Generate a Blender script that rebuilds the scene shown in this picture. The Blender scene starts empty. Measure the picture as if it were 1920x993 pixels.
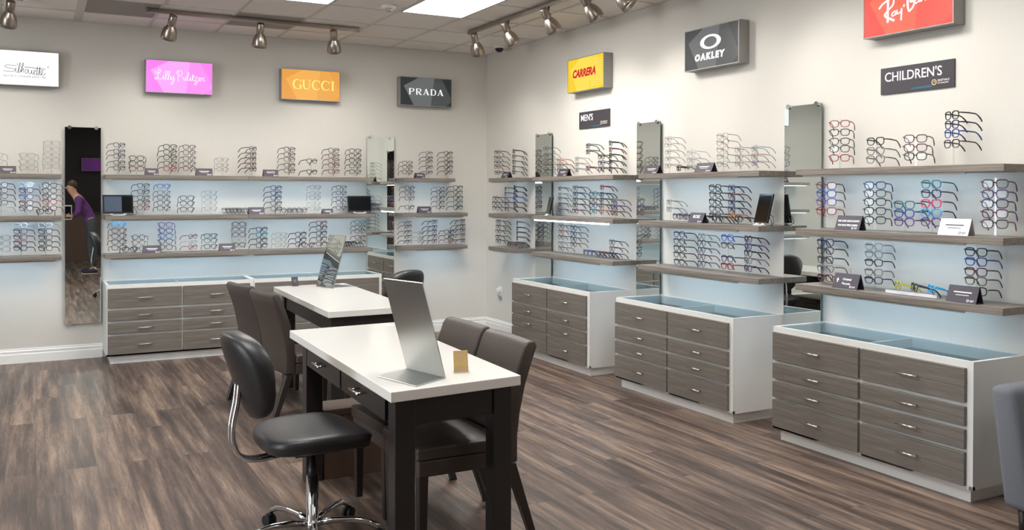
import bpy, bmesh, math, random
from mathutils import Vector, Matrix
random.seed(7)
C = bpy.context.scene.collection
PI = math.pi
R = math.radians
sc = bpy.context.scene

# ------------------------------------------------------------------ camera, world, exposure
cam_d = bpy.data.cameras.new('camera')
cam = bpy.data.objects.new('camera', cam_d)
C.objects.link(cam)
cam_d.sensor_width = 36.0
cam_d.lens = 1684.6 / 1920 * 36.0
cam_d.shift_y = -123.36 / 1920
cam_d.clip_start = 0.05
_yaw, _pit, _rol = R(-27.9655), R(-0.3994), R(0.1752)
_fw = Vector((math.sin(-_yaw) * math.cos(_pit), math.cos(_yaw) * math.cos(_pit), math.sin(_pit)))
_r = Vector((math.cos(_yaw), math.sin(_yaw), 0))
_u = _r.cross(_fw)
_r2 = math.cos(_rol) * _r + math.sin(_rol) * _u
_u2 = -math.sin(_rol) * _r + math.cos(_rol) * _u
_m = Matrix((_r2, _u2, -_fw)).transposed().to_4x4()
_m.translation = Vector((-4.5644, -9.2163, 1.5447))
cam.matrix_world = _m
sc.camera = cam
sc.view_settings.view_transform = 'Standard'
sc.view_settings.look = 'None'
sc.view_settings.gamma = 1.0
sc.view_settings.use_curve_mapping = False
sc.view_settings.exposure = 0.0
try:
    sc.cycles.use_denoising = True
    sc.cycles.max_bounces = 10; sc.cycles.diffuse_bounces = 8
    sc.cycles.transparent_max_bounces = 24
    sc.cycles.sample_clamp_indirect = 4.0
    sc.cycles.caustics_reflective = False
    sc.cycles.caustics_refractive = False
except Exception:
    pass
w = bpy.data.worlds.new('world')
sc.world = w
w.use_nodes = True
w.node_tree.nodes['Background'].inputs[0].default_value = (0.8, 0.85, 0.9, 1)
w.node_tree.nodes['Background'].inputs[1].default_value = 0.05

K_TROFFER = 22.0
K_REAR = 6.0
K_SPOT = 22.0
K_LED = 24.0
K_BOX = 1.0
# added area light behind unseen left-wall glazing, tilted up to brighten the ceiling
_a = bpy.data.lights.new('added_daylight', 'AREA'); _a.shape = 'RECTANGLE'; _a.size = 6.0; _a.size_y = 2.3
_a.energy = 560.0; _a.color = (0.86, 0.93, 1.0)
_ao = bpy.data.objects.new('added_daylight', _a); C.objects.link(_ao)
_ao.location = (-9.95, -6.0, 1.15); _ao.rotation_euler = (0, -math.pi / 2 - R(30), 0)

# ------------------------------------------------------------------ colour helpers
def s2l(c):
    c = c / 255.0
    return c / 12.92 if c <= 0.04045 else ((c + 0.055) / 1.055) ** 2.4
def rgb(r, g, b):
    return (s2l(r), s2l(g), s2l(b), 1.0)

# ------------------------------------------------------------------ material helpers
def new_mat(name):
    m = bpy.data.materials.new(name)
    m.use_nodes = True
    return m, m.node_tree, m.node_tree.nodes['Principled BSDF']
def pbr(name, col, rough=0.5, metal=0.0, spec=0.5, noise=0.0, nscale=30.0, bump=0.0, coat=0.0):
    m, t, b = new_mat(name)
    b.inputs['Base Color'].default_value = col
    b.inputs['Roughness'].default_value = rough
    b.inputs['Metallic'].default_value = metal
    b.inputs['Specular IOR Level'].default_value = spec
    if coat:
        b.inputs['Coat Weight'].default_value = coat
        b.inputs['Coat Roughness'].default_value = 0.1
    if noise or bump:
        tc = t.nodes.new('ShaderNodeTexCoord')
        n = t.nodes.new('ShaderNodeTexNoise')
        n.inputs['Scale'].default_value = nscale
        n.inputs['Detail'].default_value = 4
        t.links.new(tc.outputs['Object'], n.inputs['Vector'])
        if noise:
            mx = t.nodes.new('ShaderNodeMix'); mx.data_type = 'RGBA'
            lo = [c * (1 - noise) for c in col[:3]] + [1]
            hi = [min(1, c * (1 + noise)) for c in col[:3]] + [1]
            mx.inputs[6].default_value = lo; mx.inputs[7].default_value = hi
            t.links.new(n.outputs['Fac'], mx.inputs[0])
            t.links.new(mx.outputs[2], b.inputs['Base Color'])
        if bump:
            bp = t.nodes.new('ShaderNodeBump'); bp.inputs['Strength'].default_value = bump
            bp.inputs['Distance'].default_value = 0.002
            t.links.new(n.outputs['Fac'], bp.inputs['Height'])
            t.links.new(bp.outputs['Normal'], b.inputs['Normal'])
    return m
def emit(name, col, k):
    m, t, b = new_mat(name)
    b.inputs['Base Color'].default_value = (0, 0, 0, 1)
    b.inputs['Emission Color'].default_value = col
    b.inputs['Emission Strength'].default_value = k
    return m
def clear(name, tint, fac=0.08, rough=0.02, fres=False):
    m = bpy.data.materials.new(name); m.use_nodes = True
    t = m.node_tree; t.nodes.clear()
    o = t.nodes.new('ShaderNodeOutputMaterial')
    tr = t.nodes.new('ShaderNodeBsdfTransparent'); tr.inputs[0].default_value = tint
    gl = t.nodes.new('ShaderNodeBsdfGlossy'); gl.inputs['Roughness'].default_value = rough
    mx = t.nodes.new('ShaderNodeMixShader')
    if fres:
        lw = t.nodes.new('ShaderNodeLayerWeight'); lw.inputs['Blend'].default_value = 0.5
        pw = t.nodes.new('ShaderNodeMath'); pw.operation = 'POWER'; pw.inputs[1].default_value = 3.0
        f = t.nodes.new('ShaderNodeMath'); f.operation = 'MULTIPLY_ADD'; f.inputs[1].default_value = 0.45; f.inputs[2].default_value = 0.04
        t.links.new(lw.outputs['Facing'], pw.inputs[0]); t.links.new(pw.outputs[0], f.inputs[0])
        t.links.new(f.outputs[0], mx.inputs[0])
    else:
        mx.inputs[0].default_value = fac
    t.links.new(tr.outputs[0], mx.inputs[1]); t.links.new(gl.outputs[0], mx.inputs[2])
    t.links.new(mx.outputs[0], o.inputs[0])
    return m
def woodgrain(name, c0, c1, c2, rough=0.5, sx=1.2, sy=90.0, bump=0.15):
    """grain running along local X; the same along Y on tops"""
    m, t, b = new_mat(name)
    tc = t.nodes.new('ShaderNodeTexCoord')
    mp = t.nodes.new('ShaderNodeMapping'); mp.inputs['Scale'].default_value = (sx, sy, sy)
    n = t.nodes.new('ShaderNodeTexNoise'); n.inputs['Scale'].default_value = 4; n.inputs['Detail'].default_value = 6
    n.inputs['Roughness'].default_value = 0.7
    n2 = t.nodes.new('ShaderNodeTexNoise'); n2.inputs['Scale'].default_value = 0.9; n2.inputs['Detail'].default_value = 2
    cr = t.nodes.new('ShaderNodeValToRGB')
    cr.color_ramp.elements[0].position = 0.3; cr.color_ramp.elements[0].color = c0
    cr.color_ramp.elements[1].position = 0.72; cr.color_ramp.elements[1].color = c2
    e = cr.color_ramp.elements.new(0.5); e.color = c1
    ad = t.nodes.new('ShaderNodeMath'); ad.operation = 'MULTIPLY_ADD'; ad.inputs[1].default_value = 0.35; 
    t.links.new(tc.outputs['Object'], mp.inputs['Vector'])
    t.links.new(mp.outputs['Vector'], n.inputs['Vector']); t.links.new(mp.outputs['Vector'], n2.inputs['Vector'])
    sb = t.nodes.new('ShaderNodeMath'); sb.operation = 'SUBTRACT'; sb.inputs[1].default_value = 0.5
    t.links.new(n2.outputs['Fac'], sb.inputs[0]); t.links.new(sb.outputs[0], ad.inputs[0])
    t.links.new(n.outputs['Fac'], ad.inputs[2])
    t.links.new(ad.outputs[0], cr.inputs[0]); t.links.new(cr.outputs[0], b.inputs['Base Color'])
    b.inputs['Roughness'].default_value = rough
    bp = t.nodes.new('ShaderNodeBump'); bp.inputs['Strength'].default_value = bump; bp.inputs['Distance'].default_value = 0.001
    t.links.new(n.outputs['Fac'], bp.inputs['Height']); t.links.new(bp.outputs['Normal'], b.inputs['Normal'])
    return m

def floor_mat():
    m, t, b = new_mat('vinyl_plank')
    N = t.nodes.new; L = t.links.new
    tc = N('ShaderNodeTexCoord')
    sep = N('ShaderNodeSeparateXYZ'); L(tc.outputs['Object'], sep.inputs[0])
    cmb = N('ShaderNodeCombineXYZ'); L(sep.outputs[1], cmb.inputs[0]); L(sep.outputs[0], cmb.inputs[1])
    br = N('ShaderNodeTexBrick')
    br.inputs['Scale'].default_value = 1.0
    br.inputs['Brick Width'].default_value = 1.22
    br.inputs['Row Height'].default_value = 0.152
    br.inputs['Mortar Size'].default_value = 0.0012
    br.inputs['Mortar Smooth'].default_value = 0.3
    br.offset = 0.37; br.offset_frequency = 2
    br.inputs['Color1'].default_value = (0, 0, 0, 1); br.inputs['Color2'].default_value = (1, 1, 1, 1)
    br.inputs['Mortar'].default_value = (0.5, 0.5, 0.5, 1)
    L(cmb.outputs[0], br.inputs['Vector'])
    # streaks, shifted per plank
    mp = N('ShaderNodeMapping'); mp.inputs['Scale'].default_value = (13.0, 0.8, 1.0)
    L(tc.outputs['Object'], mp.inputs['Vector'])
    off = N('ShaderNodeVectorMath'); off.operation = 'MULTIPLY_ADD'
    off.inputs[1].default_value = (0.0, 0.9, 0.7)
    L(br.outputs['Color'], off.inputs[0]); L(mp.outputs[0], off.inputs[2])
    n1 = N('ShaderNodeTexNoise'); n1.inputs['Scale'].default_value = 1.3; n1.inputs['Detail'].default_value = 7; n1.inputs['Roughness'].default_value = 0.62
    L(off.outputs[0], n1.inputs['Vector'])
    mp2 = N('ShaderNodeMapping'); mp2.inputs['Scale'].default_value = (60.0, 5.0, 1.0)
    L(tc.outputs['Object'], mp2.inputs['Vector'])
    n2 = N('ShaderNodeTexNoise'); n2.inputs['Scale'].default_value = 2.0; n2.inputs['Detail'].default_value = 5
    L(mp2.outputs[0], n2.inputs['Vector'])
    # combine
    a = N('ShaderNodeMath'); a.operation = 'MULTIPLY_ADD'; a.inputs[1].default_value = 0.10
    sepc = N('ShaderNodeSeparateColor'); L(br.outputs['Color'], sepc.inputs[0])
    s0 = N('ShaderNodeMath'); s0.operation = 'SUBTRACT'; s0.inputs[1].default_value = 0.5
    L(sepc.outputs[0], s0.inputs[0]); L(s0.outputs[0], a.inputs[0]); L(n1.outputs['Fac'], a.inputs[2])
    a2 = N('ShaderNodeMath'); a2.operation = 'MULTIPLY_ADD'; a2.inputs[1].default_value = 0.2
    s1 = N('ShaderNodeMath'); s1.operation = 'SUBTRACT'; s1.inputs[1].default_value = 0.5
    L(n2.outputs['Fac'], s1.inputs[0]); L(s1.outputs[0], a2.inputs[0]); L(a.outputs[0], a2.inputs[2])
    cr = N('ShaderNodeValToRGB'); el = cr.color_ramp.elements
    el[0].position = 0.27; el[0].color = rgb(58, 46, 41)
    el[1].position = 0.76; el[1].color = rgb(172, 146, 128)
    for p_, c_ in ((0.42, rgb(84, 70, 63)), (0.53, rgb(111, 94, 84)), (0.64, rgb(144, 122, 107))):
        e = el.new(p_); e.color = c_
    L(a2.outputs[0], cr.inputs[0])
    mx = N('ShaderNodeMix'); mx.data_type = 'RGBA'; mx.inputs[7].default_value = rgb(40, 32, 30)
    mf = N('ShaderNodeMath'); mf.operation = 'MULTIPLY'; mf.inputs[1].default_value = 0.6
    L(br.outputs['Fac'], mf.inputs[0]); L(mf.outputs[0], mx.inputs[0]); L(cr.outputs[0], mx.inputs[6])
    L(mx.outputs[2], b.inputs['Base Color'])
    b.inputs['Roughness'].default_value = 0.42
    bp = N('ShaderNodeBump'); bp.inputs['Strength'].default_value = 0.25; bp.inputs['Distance'].default_value = 0.002
    L(n2.outputs['Fac'], bp.inputs['Height']); L(bp.outputs['Normal'], b.inputs['Normal'])
    return m

def ceiling_mat():
    m, t, b = new_mat('acoustic_tile')
    N = t.nodes.new; L = t.links.new
    tc = N('ShaderNodeTexCoord')
    n = N('ShaderNodeTexNoise'); n.inputs['Scale'].default_value = 90; n.inputs['Detail'].default_value = 3
    L(tc.outputs['Object'], n.inputs['Vector'])
    mx = N('ShaderNodeMix'); mx.data_type = 'RGBA'
    mx.inputs[6].default_value = rgb(232, 226, 220); mx.inputs[7].default_value = rgb(250, 246, 240)
    L(n.outputs['Fac'], mx.inputs[0]); L(mx.outputs[2], b.inputs['Base Color'])
    b.inputs['Roughness'].default_value = 0.9
    return m

M = {}
M['wall'] = pbr('wall_paint', rgb(211, 207, 199), 0.75, noise=0.03, nscale=60, bump=0.12)
M['wallside'] = M['wall']
M['dark_wall'] = pbr('dark_rear_paint', rgb(52, 44, 42), 0.8, noise=0.1, nscale=8)
M['trim'] = pbr('white_trim', rgb(236, 235, 232), 0.4, noise=0.01)
M['floor'] = floor_mat()
M['tile'] = ceiling_mat()
M['tile_dark'] = pbr('grey_return_tile', rgb(150, 145, 138), 0.9, noise=0.08, nscale=120)
M['grid'] = pbr('ceiling_grid', rgb(206, 202, 196), 0.6, noise=0.02)
M['lam'] = pbr('white_laminate', rgb(232, 231, 228), 0.35, noise=0.02, nscale=12)
M['front'] = woodgrain('grey_walnut_front', rgb(92, 86, 80), rgb(114, 108, 101), rgb(136, 129, 120), 0.5, 1.1, 60)
M['shelfw'] = woodgrain('greyed_shelf_oak', rgb(100, 92, 86), rgb(126, 117, 109), rgb(152, 142, 132), 0.5, 0.8, 26)
M['steel'] = pbr('brushed_nickel', rgb(205, 200, 192), 0.28, 1.0, noise=0.04, nscale=200)
M['chrome'] = pbr('chrome', rgb(225, 226, 228), 0.08, 1.0, noise=0.01)
M['bronze'] = pbr('satin_track_nickel', rgb(166, 156, 146), 0.32, 1.0, noise=0.05, nscale=60)
M['satin'] = pbr('satin_aluminium', rgb(196, 198, 195), 0.34, 1.0, noise=0.04, nscale=90)
M['mirror'] = pbr('mirror_silver', (0.80, 0.85, 0.82, 1), 0.0, 1.0, noise=0.003)
M['mirror_edge'] = pbr('glass_edge_green', rgb(120, 160, 150), 0.15, 0.0, noise=0.05)
M['glass_top'] = clear('display_glass', (0.86, 0.93, 0.95, 1), fres=True)
M['lens'] = clear('lens_clear', (0.985, 0.988, 0.99, 1), fac=0.018, rough=0.08)
M['acrylic'] = clear('clear_acrylic', (0.96, 0.97, 0.97, 1), fac=0.05, rough=0.12)
M['felt'] = pbr('grey_case_felt', rgb(84, 98, 104), 0.9, noise=0.05, nscale=50)
M['quartz'] = pbr('white_quartz', rgb(246, 244, 239), 0.12, noise=0.025, nscale=90, coat=0.3)
M['black'] = pbr('black_lacquer', rgb(34, 31, 31), 0.35, noise=0.06, nscale=20)
M['leather'] = pbr('brown_leather', rgb(68, 59, 54), 0.42, noise=0.1, nscale=120, bump=0.35)
M['legwood'] = pbr('espresso_leg', rgb(44, 36, 33), 0.4, noise=0.1, nscale=30)
M['vinyl'] = pbr('black_vinyl', rgb(44, 43, 45), 0.4, noise=0.08, nscale=150, bump=0.25)
M['plastic'] = pbr('black_plastic', rgb(24, 24, 25), 0.4, noise=0.05)
M['rubber'] = pbr('caster_rubber', rgb(30, 30, 31), 0.6, noise=0.05)
M['screen'] = pbr('dark_screen', rgb(10, 12, 16), 0.15, spec=0.2, noise=0.05)
M['screen_lit'] = emit('lit_screen', rgb(70, 92, 120), 0.6)
M['bezel'] = pbr('bezel', rgb(18, 18, 20), 0.25, noise=0.05)
M['card'] = pbr('plum_card', rgb(66, 58, 68), 0.5, noise=0.05, nscale=20)
M['card_white'] = pbr('glossy_white_card', rgb(235, 232, 238), 0.15, noise=0.02)
M['kraft'] = pbr('tan_card', rgb(206, 172, 112), 0.5, noise=0.06, nscale=40)
M['boxwood'] = pbr('brown_box', rgb(88, 66, 52), 0.6, noise=0.12, nscale=15)
M['white_ink'] = pbr('white_lettering', rgb(238, 236, 236), 0.4, noise=0.01)
M['sign'] = pbr('charcoal_sign', rgb(60, 56, 62), 0.35, noise=0.05, nscale=20)
M['teal_ink'] = pbr('teal_ink', rgb(38, 96, 118), 0.4, noise=0.05)
M['gold_ink'] = pbr('gold_ink', rgb(206, 180, 140), 0.4, noise=0.05)
M['tweed'] = pbr('grey_tweed', rgb(116, 119, 126), 0.95, noise=0.3, nscale=260, bump=0.5)
M['red_glow'] = M['black']
M['plate'] = pbr('outlet_white', rgb(235, 233, 228), 0.4, noise=0.01)
M['dome'] = pbr('dome_black', rgb(16, 15, 18), 0.1, noise=0.05)
M['skin'] = pbr('skin', rgb(196, 148, 122), 0.5, noise=0.05, nscale=20)
M['purple'] = pbr('purple_knit', rgb(96, 50, 110), 0.85, noise=0.12, nscale=120)
M['denim'] = pbr('charcoal_denim', rgb(62, 64, 68), 0.85, noise=0.15, nscale=150)
M['hair'] = pbr('brown_hair', rgb(64, 42, 28), 0.5, noise=0.2, nscale=60)
M['shoe'] = pbr('navy_shoe', rgb(34, 36, 58), 0.7, noise=0.1, nscale=60)
M['sole'] = pbr('tan_sole', rgb(190, 160, 120), 0.7, noise=0.05)
M['led'] = emit('led_cool', (0.58, 0.80, 1.0, 1), K_LED)
M['troffer'] = emit('troffer_diffuser', (1.0, 0.985, 0.95, 1), K_TROFFER)
M['troffer_rear'] = emit('troffer_diffuser_rear', (1.0, 0.985, 0.95, 1), K_REAR)
M['bulb'] = emit('spot_bulb', (1.0, 0.98, 0.94, 1), 12.0)

FC = {'K': ('black', (30, 28, 30)), 'D': ('dark grey', (62, 58, 60)), 'B': ('bright blue', (46, 76, 150)),
      'N': ('navy', (36, 44, 84)), 'R': ('red', (146, 40, 44)), 'W': ('brown', (112, 74, 56)), 'T': ('tortoiseshell', (96, 80, 66)),
      'S': ('silver', (120, 118, 118)), 'C': ('clear', (176, 184, 190)), 'P': ('purple', (100, 66, 130)), 'M': ('hot pink', (214, 48, 104)),
      'G': ('teal', (44, 108, 116)), 'Y': ('yellow-green', (176, 176, 40)), 'O': ('amber', (176, 112, 70)), 'L': ('sky blue', (40, 160, 216)),
      'U': ('burgundy', (96, 46, 58))}
for k, (n_, c_) in FC.items():
    M['f' + k] = pbr('frame_' + n_.replace(' ', '_').replace('-', '_'), rgb(*c_), 0.3, 0.0, noise=0.05, nscale=200)

# ------------------------------------------------------------------ mesh helpers
def box(bm, x0, x1, y0, y1, z0, z1, mi=0):
    vs = [bm.verts.new(v) for v in ((x0, y0, z0), (x1, y0, z0), (x1, y1, z0), (x0, y1, z0), (x0, y0, z1), (x1, y0, z1), (x1, y1, z1), (x0, y1, z1))]
    for f in ((3, 2, 1, 0), (4, 5, 6, 7), (0, 1, 5, 4), (1, 2, 6, 5), (2, 3, 7, 6), (3, 0, 4, 7)):
        fc = bm.faces.new([vs[i] for i in f]); fc.material_index = mi
    return vs
def hexa(bm, bot, top, mi=0):
    """bot/top: 4 points each, counter-clockwise from above"""
    b = [bm.verts.new(v) for v in bot]; t = [bm.verts.new(v) for v in top]
    fs = [bm.faces.new(b[::-1]), bm.faces.new(t)]
    for i in range(4):
        j = (i + 1) % 4
        fs.append(bm.faces.new((b[i], b[j], t[j], t[i])))
    for f in fs: f.material_index = mi
def tube(bm, pts, rad, seg=10, cap=True, mi=0, closed=False, flat=None):
    """tube along pts; rad number or list; flat=(sx,sy) squashes the section"""
    pts = [Vector(p) for p in pts]
    n = len(pts); rings = []
    if not isinstance(rad, (list, tuple)): rad = [rad] * n
    prev = None
    for i, p in enumerate(pts):
        if closed: d = pts[(i + 1) % n] - pts[i - 1]
        elif i == 0: d = pts[1] - p
        elif i == n - 1: d = p - pts[i - 1]
        else: d = pts[i + 1] - pts[i - 1]
        d.normalize()
        ref = prev if prev is not None else (Vector((0, 0, 1)) if abs(d.z) < 0.9 else Vector((1, 0, 0)))
        a = d.cross(ref)
        if a.length < 1e-5: a = d.cross(Vector((0, 1, 0)))
        a.normalize(); b = a.cross(d).normalized(); prev = b
        sx, sy = flat if flat else (1, 1)
        rings.append([bm.verts.new(p + a * math.cos(2 * PI * k / seg) * rad[i] * sx + b * math.sin(2 * PI * k / seg) * rad[i] * sy) for k in range(seg)])
    m_ = n if closed else n - 1
    for i in range(m_):
        r0, r1 = rings[i], rings[(i + 1) % n]
        for k in range(seg):
            f = bm.faces.new((r0[k], r0[(k + 1) % seg], r1[(k + 1) % seg], r1[k])); f.material_index = mi; f.smooth = seg > 6
    if cap and not closed:
        bm.faces.new(rings[0][::-1]).material_index = mi; bm.faces.new(rings[-1]).material_index = mi
def lathe(bm, prof, seg=20, mi=0, cap=True):
    rings = []
    for r_, z in prof:
        rings.append([bm.verts.new((r_ * math.cos(2 * PI * k / seg), r_ * math.sin(2 * PI * k / seg), z)) for k in range(seg)])
    for a, b in zip(rings, rings[1:]):
        for k in range(seg):
            f = bm.faces.new((a[k], a[(k + 1) % seg], b[(k + 1) % seg], b[k])); f.smooth = True; f.material_index = mi
    if cap:
        bm.faces.new(rings[0][::-1]).material_index = mi; bm.faces.new(rings[-1]).material_index = mi
def disc_cyl(bm, c, r_, h, axis='Z', seg=16, mi=0):
    c = Vector(c); d = {'X': Vector((1, 0, 0)), 'Y': Vector((0, 1, 0)), 'Z': Vector((0, 0, 1))}[axis]
    tube(bm, [c, c + d * h], r_, seg, True, mi)
def obj(name, bm, mats, parent=None, loc=None, rot=None, bevel=0.0, smooth=False, seg=2):
    bmesh.ops.recalc_face_normals(bm, faces=bm.faces)
    me = bpy.data.meshes.new(name); bm.to_mesh(me); bm.free()
    if not isinstance(mats, (list, tuple)): mats = [mats]
    for m in mats: me.materials.append(m)
    if smooth:
        for p in me.polygons: p.use_smooth = True
    o = bpy.data.objects.new(name, me); C.objects.link(o)
    if parent: o.parent = parent
    if loc is not None: o.location = loc
    if rot is not None: o.rotation_euler = rot
    if bevel:
        md = o.modifiers.new('bevel', 'BEVEL'); md.width = bevel; md.segments = seg; md.limit_method = 'ANGLE'; md.angle_limit = R(40)
    return o
def B(): return bmesh.new()
def thing(name, label, cat, loc=(0, 0, 0), rotz=0.0, group=None):
    o = bpy.data.objects.new(name, None); C.objects.link(o)
    o.empty_display_size = 0.05
    o.location = loc; o.rotation_euler = (0, 0, rotz)
    return tag(o, label, cat, group)
def tag(o, label, cat, group=None):
    o['label'] = label; o['category'] = cat
    if group: o['group'] = group
    return o
def struct(name, bm, m, bevel=0.0):
    o = obj(name, bm, m, bevel=bevel); o['kind'] = 'structure'; return o
def kids(o): return [c for c in bpy.data.objects if c.parent == o]
def dup(root, loc, rotz, label, group=None):
    def cp(o, par):
        c = o.copy(); C.objects.link(c)
        if par is not None: c.parent = par
        for k_ in kids(o): cp(k_, c)
        return c
    r_ = cp(root, None); r_.location = loc; r_.rotation_euler = (0, 0, rotz)
    r_['label'] = label
    if group: r_['group'] = group
    return r_
def text(name, s, size, mat, parent, loc, rot=(PI / 2, 0, 0), bold=0.0, shear=0.0, sx=1.0, align='LEFT', space=1.0, ext=0.0008):
    cu = bpy.data.curves.new(name, 'FONT'); cu.body = s; cu.size = size
    cu.extrude = ext; cu.offset = bold; cu.shear = shear; cu.align_x = align; cu.align_y = 'CENTER'; cu.space_character = space
    cu.resolution_u = 3
    cu.materials.append(mat)
    o = bpy.data.objects.new(name, cu); C.objects.link(o)
    o.parent = parent; o.location = loc; o.rotation_euler = rot; o.scale = (sx, 1, 1)
    return o
def stroke(bm, pts, wd, y=0.0, th=0.0015, mi=0, smooth_n=0):
    """ribbon in the local XZ plane facing -Y; wd number or list"""
    P = [Vector((p[0], p[1])) for p in pts]
    W = list(wd) if isinstance(wd, (list, tuple)) else [wd] * len(P)
    if smooth_n:
        Q = []; V = []
        n = len(P)
        for i in range(n - 1):
            p0 = P[max(i - 1, 0)]; p1 = P[i]; p2 = P[i + 1]; p3 = P[min(i + 2, n - 1)]
            for k in range(smooth_n):
                t = k / smooth_n
                Q.append(0.5 * ((2 * p1) + (-p0 + p2) * t + (2 * p0 - 5 * p1 + 4 * p2 - p3) * t * t + (-p0 + 3 * p1 - 3 * p2 + p3) * t ** 3))
                V.append(W[i] * (1 - t) + W[i + 1] * t)
        Q.append(P[-1]); V.append(W[-1]); P = Q; W = V
    L_, R_ = [], []
    for i, p in enumerate(P):
        d = (P[min(i + 1, len(P) - 1)] - P[max(i - 1, 0)])
        if d.length < 1e-9: d = Vector((1, 0))
        d.normalize(); nrm = Vector((-d.y, d.x)) * W[i] / 2
        L_.append(bm.verts.new((p.x + nrm.x, y, p.y + nrm.y))); R_.append(bm.verts.new((p.x - nrm.x, y, p.y - nrm.y)))
    for i in range(len(P) - 1):
        f = bm.faces.new((L_[i], R_[i], R_[i + 1], L_[i + 1])); f.material_index = mi

H = 3.12

# ------------------------------------------------------------------ room shell
XL, YR = -9.4, -15.2
bm = B(); box(bm, XL, 0.0, YR, 0.0, -0.06, 0.0); struct('floor', bm, M['floor'])
bm = B(); box(bm, XL, 0.12, 0.0, 0.12, -0.06, H + 0.1); struct('wall_back', bm, M['wall'])
bm = B(); box(bm, 0.0, 0.12, YR, 0.0, -0.06, H + 0.1); struct('wall_right', bm, M['wall'])
bm = B(); box(bm, XL - 0.12, XL, YR, -9.0, -0.06, H + 0.1); box(bm, XL - 0.12, XL, -3.0, 0.12, -0.06, H + 0.1)
box(bm, XL - 0.12, XL, -9.0, -3.0, -0.06, 0.3); box(bm, XL - 0.12, XL, -9.0, -3.0, 2.6, H + 0.1); struct('wall_left', bm, M['wall'])
bm = B(); box(bm, XL - 0.07, XL - 0.064, -9.0, -3.0, 0.3, 2.6); struct('added_window_1', bm, M['acrylic'])  # unseen glazing, put in so the added daylight brightens ceiling and floor
bm = B()
for y_ in (-9.0, -7.0, -5.0, -3.05): box(bm, XL - 0.09, XL - 0.04, y_, y_ + 0.05, 0.3, 2.6)
box(bm, XL - 0.09, XL - 0.04, -9.0, -3.0, 0.3, 0.35); box(bm, XL - 0.09, XL - 0.04, -9.0, -3.0, 2.55, 2.6); struct('trim_2', bm, M['satin'])
bm = B(); box(bm, XL - 0.12, 0.12, YR - 0.12, YR, -0.06, H + 0.1); struct('wall_rear', bm, M['dark_wall'])
# ceiling slab with the tiles' faces, T-bars below it
bm = B(); box(bm, XL, 0.0, YR, 0.0, H, H + 0.08); struct('ceiling', bm, M['tile'])
GX = [-0.56 - 0.6096 * i for i in range(15)]
GY = [-0.49 - 0.672 * i for i in range(22)]
bm = B()
for i, x in enumerate(GX):
    wd = 0.034 if i == 6 else 0.012
    box(bm, x - wd, x + wd, YR, 0.0, H - 0.006, H)
for y in GY:
    box(bm, XL, 0.0, y - 0.010, y + 0.010, H - 0.004, H)
box(bm, XL, 0.0, -0.02, 0.0, H - 0.008, H); box(bm, -0.02, 0.0, YR, 0.0, H - 0.008, H)
struct('trim_1', bm, M['grid'])
bm = B()
for a, b_ in ((-4.184, -3.625), (-2.99, -2.40)):
    box(bm, a, b_, -1.15, -0.50, H - 0.003, H - 0.001)
struct('ceiling_return_tile', bm, M['tile_dark'])

# baseboards: stepped profile
def baseboard(name, x0, y0, x1, y1, inward):
    bm = B()
    prof = [(0.016, 0.0), (0.016, 0.078), (0.012, 0.084), (0.012, 0.094), (0.014, 0.098), (0.014, 0.108), (0.008, 0.116), (0.008, 0.126), (0.0, 0.13), (0.0, 0.0)]
    a = [bm.verts.new((x0 + inward[0] * d, y0 + inward[1] * d, z)) for d, z in prof]
    b_ = [bm.verts.new((x1 + inward[0] * d, y1 + inward[1] * d, z)) for d, z in prof]
    for i in range(len(prof) - 1):
        bm.faces.new((a[i], b_[i], b_[i + 1], a[i + 1]))
    bm.faces.new(a); bm.faces.new(b_[::-1])
    return struct(name, bm, M['trim'])
baseboard('baseboard_back_left', XL, 0, -4.006, 0, (0, -1))
baseboard('baseboard_back_right', -1.424, 0, 0, 0, (0, -1))
baseboard('baseboard_right_far', 0, 0, 0, -1.498, (-1, 0))
baseboard('baseboard_right_near', 0, -6.362, 0, YR, (-1, 0))
baseboard('baseboard_left', XL, 0, XL, YR, (1, 0))

# ------------------------------------------------------------------ recessed ceiling lights
def troffer(x0, y0, label, rear=False, L_=1.32):
    t = thing('ceiling_light', label, 'ceiling light', ((x0 + 0.29), y0 - L_ / 2, H), 0, 'recessed ceiling light panels')
    bm = B()
    for a in ((-0.29, 0.29, L_ / 2 - 0.012, L_ / 2), (-0.29, 0.29, -L_ / 2, -L_ / 2 + 0.012), (-0.29, -0.278, -L_ / 2 + 0.012, L_ / 2 - 0.012), (0.278, 0.29, -L_ / 2 + 0.012, L_ / 2 - 0.012)):
        box(bm, *a, -0.010, -0.0005)
    obj('frame', bm, M['grid'], t)
    bm = B(); box(bm, -0.278, 0.278, -L_ / 2 + 0.012, L_ / 2 - 0.012, -0.006, -0.001)
    obj('diffuser', bm, M['troffer_rear'] if rear else M['troffer'], t)
    return t
troffer(-1.76, -1.875, 'large bright ceiling panel near the room corner, beside the dome smoke detector')
troffer(-2.98, -1.865, 'bright ceiling panel cut by the top edge above the dark ceiling tile')
troffer(-4.20, -5.2, 'bright ceiling panel above the front white desk')
troffer(-1.76, -5.2, 'bright ceiling panel above the right wall cabinets')
troffer(-5.42, -1.9, 'bright ceiling panel beyond the left edge')
troffer(-4.20, -8.6, 'ceiling panel over the middle aisle behind the camera', True)
troffer(-1.76, -8.6, 'ceiling panel by the right wall behind the camera', True)
troffer(-6.64, -6.0, 'ceiling panel near the left wall', True)
troffer(-3.59, -12.4, 'small ceiling panel far at the rear seen in the tall mirror', True, 0.66)
troffer(-3.0, -13.8, 'small ceiling panel beside the rear wall seen in the tall mirror', True, 0.4)

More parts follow.
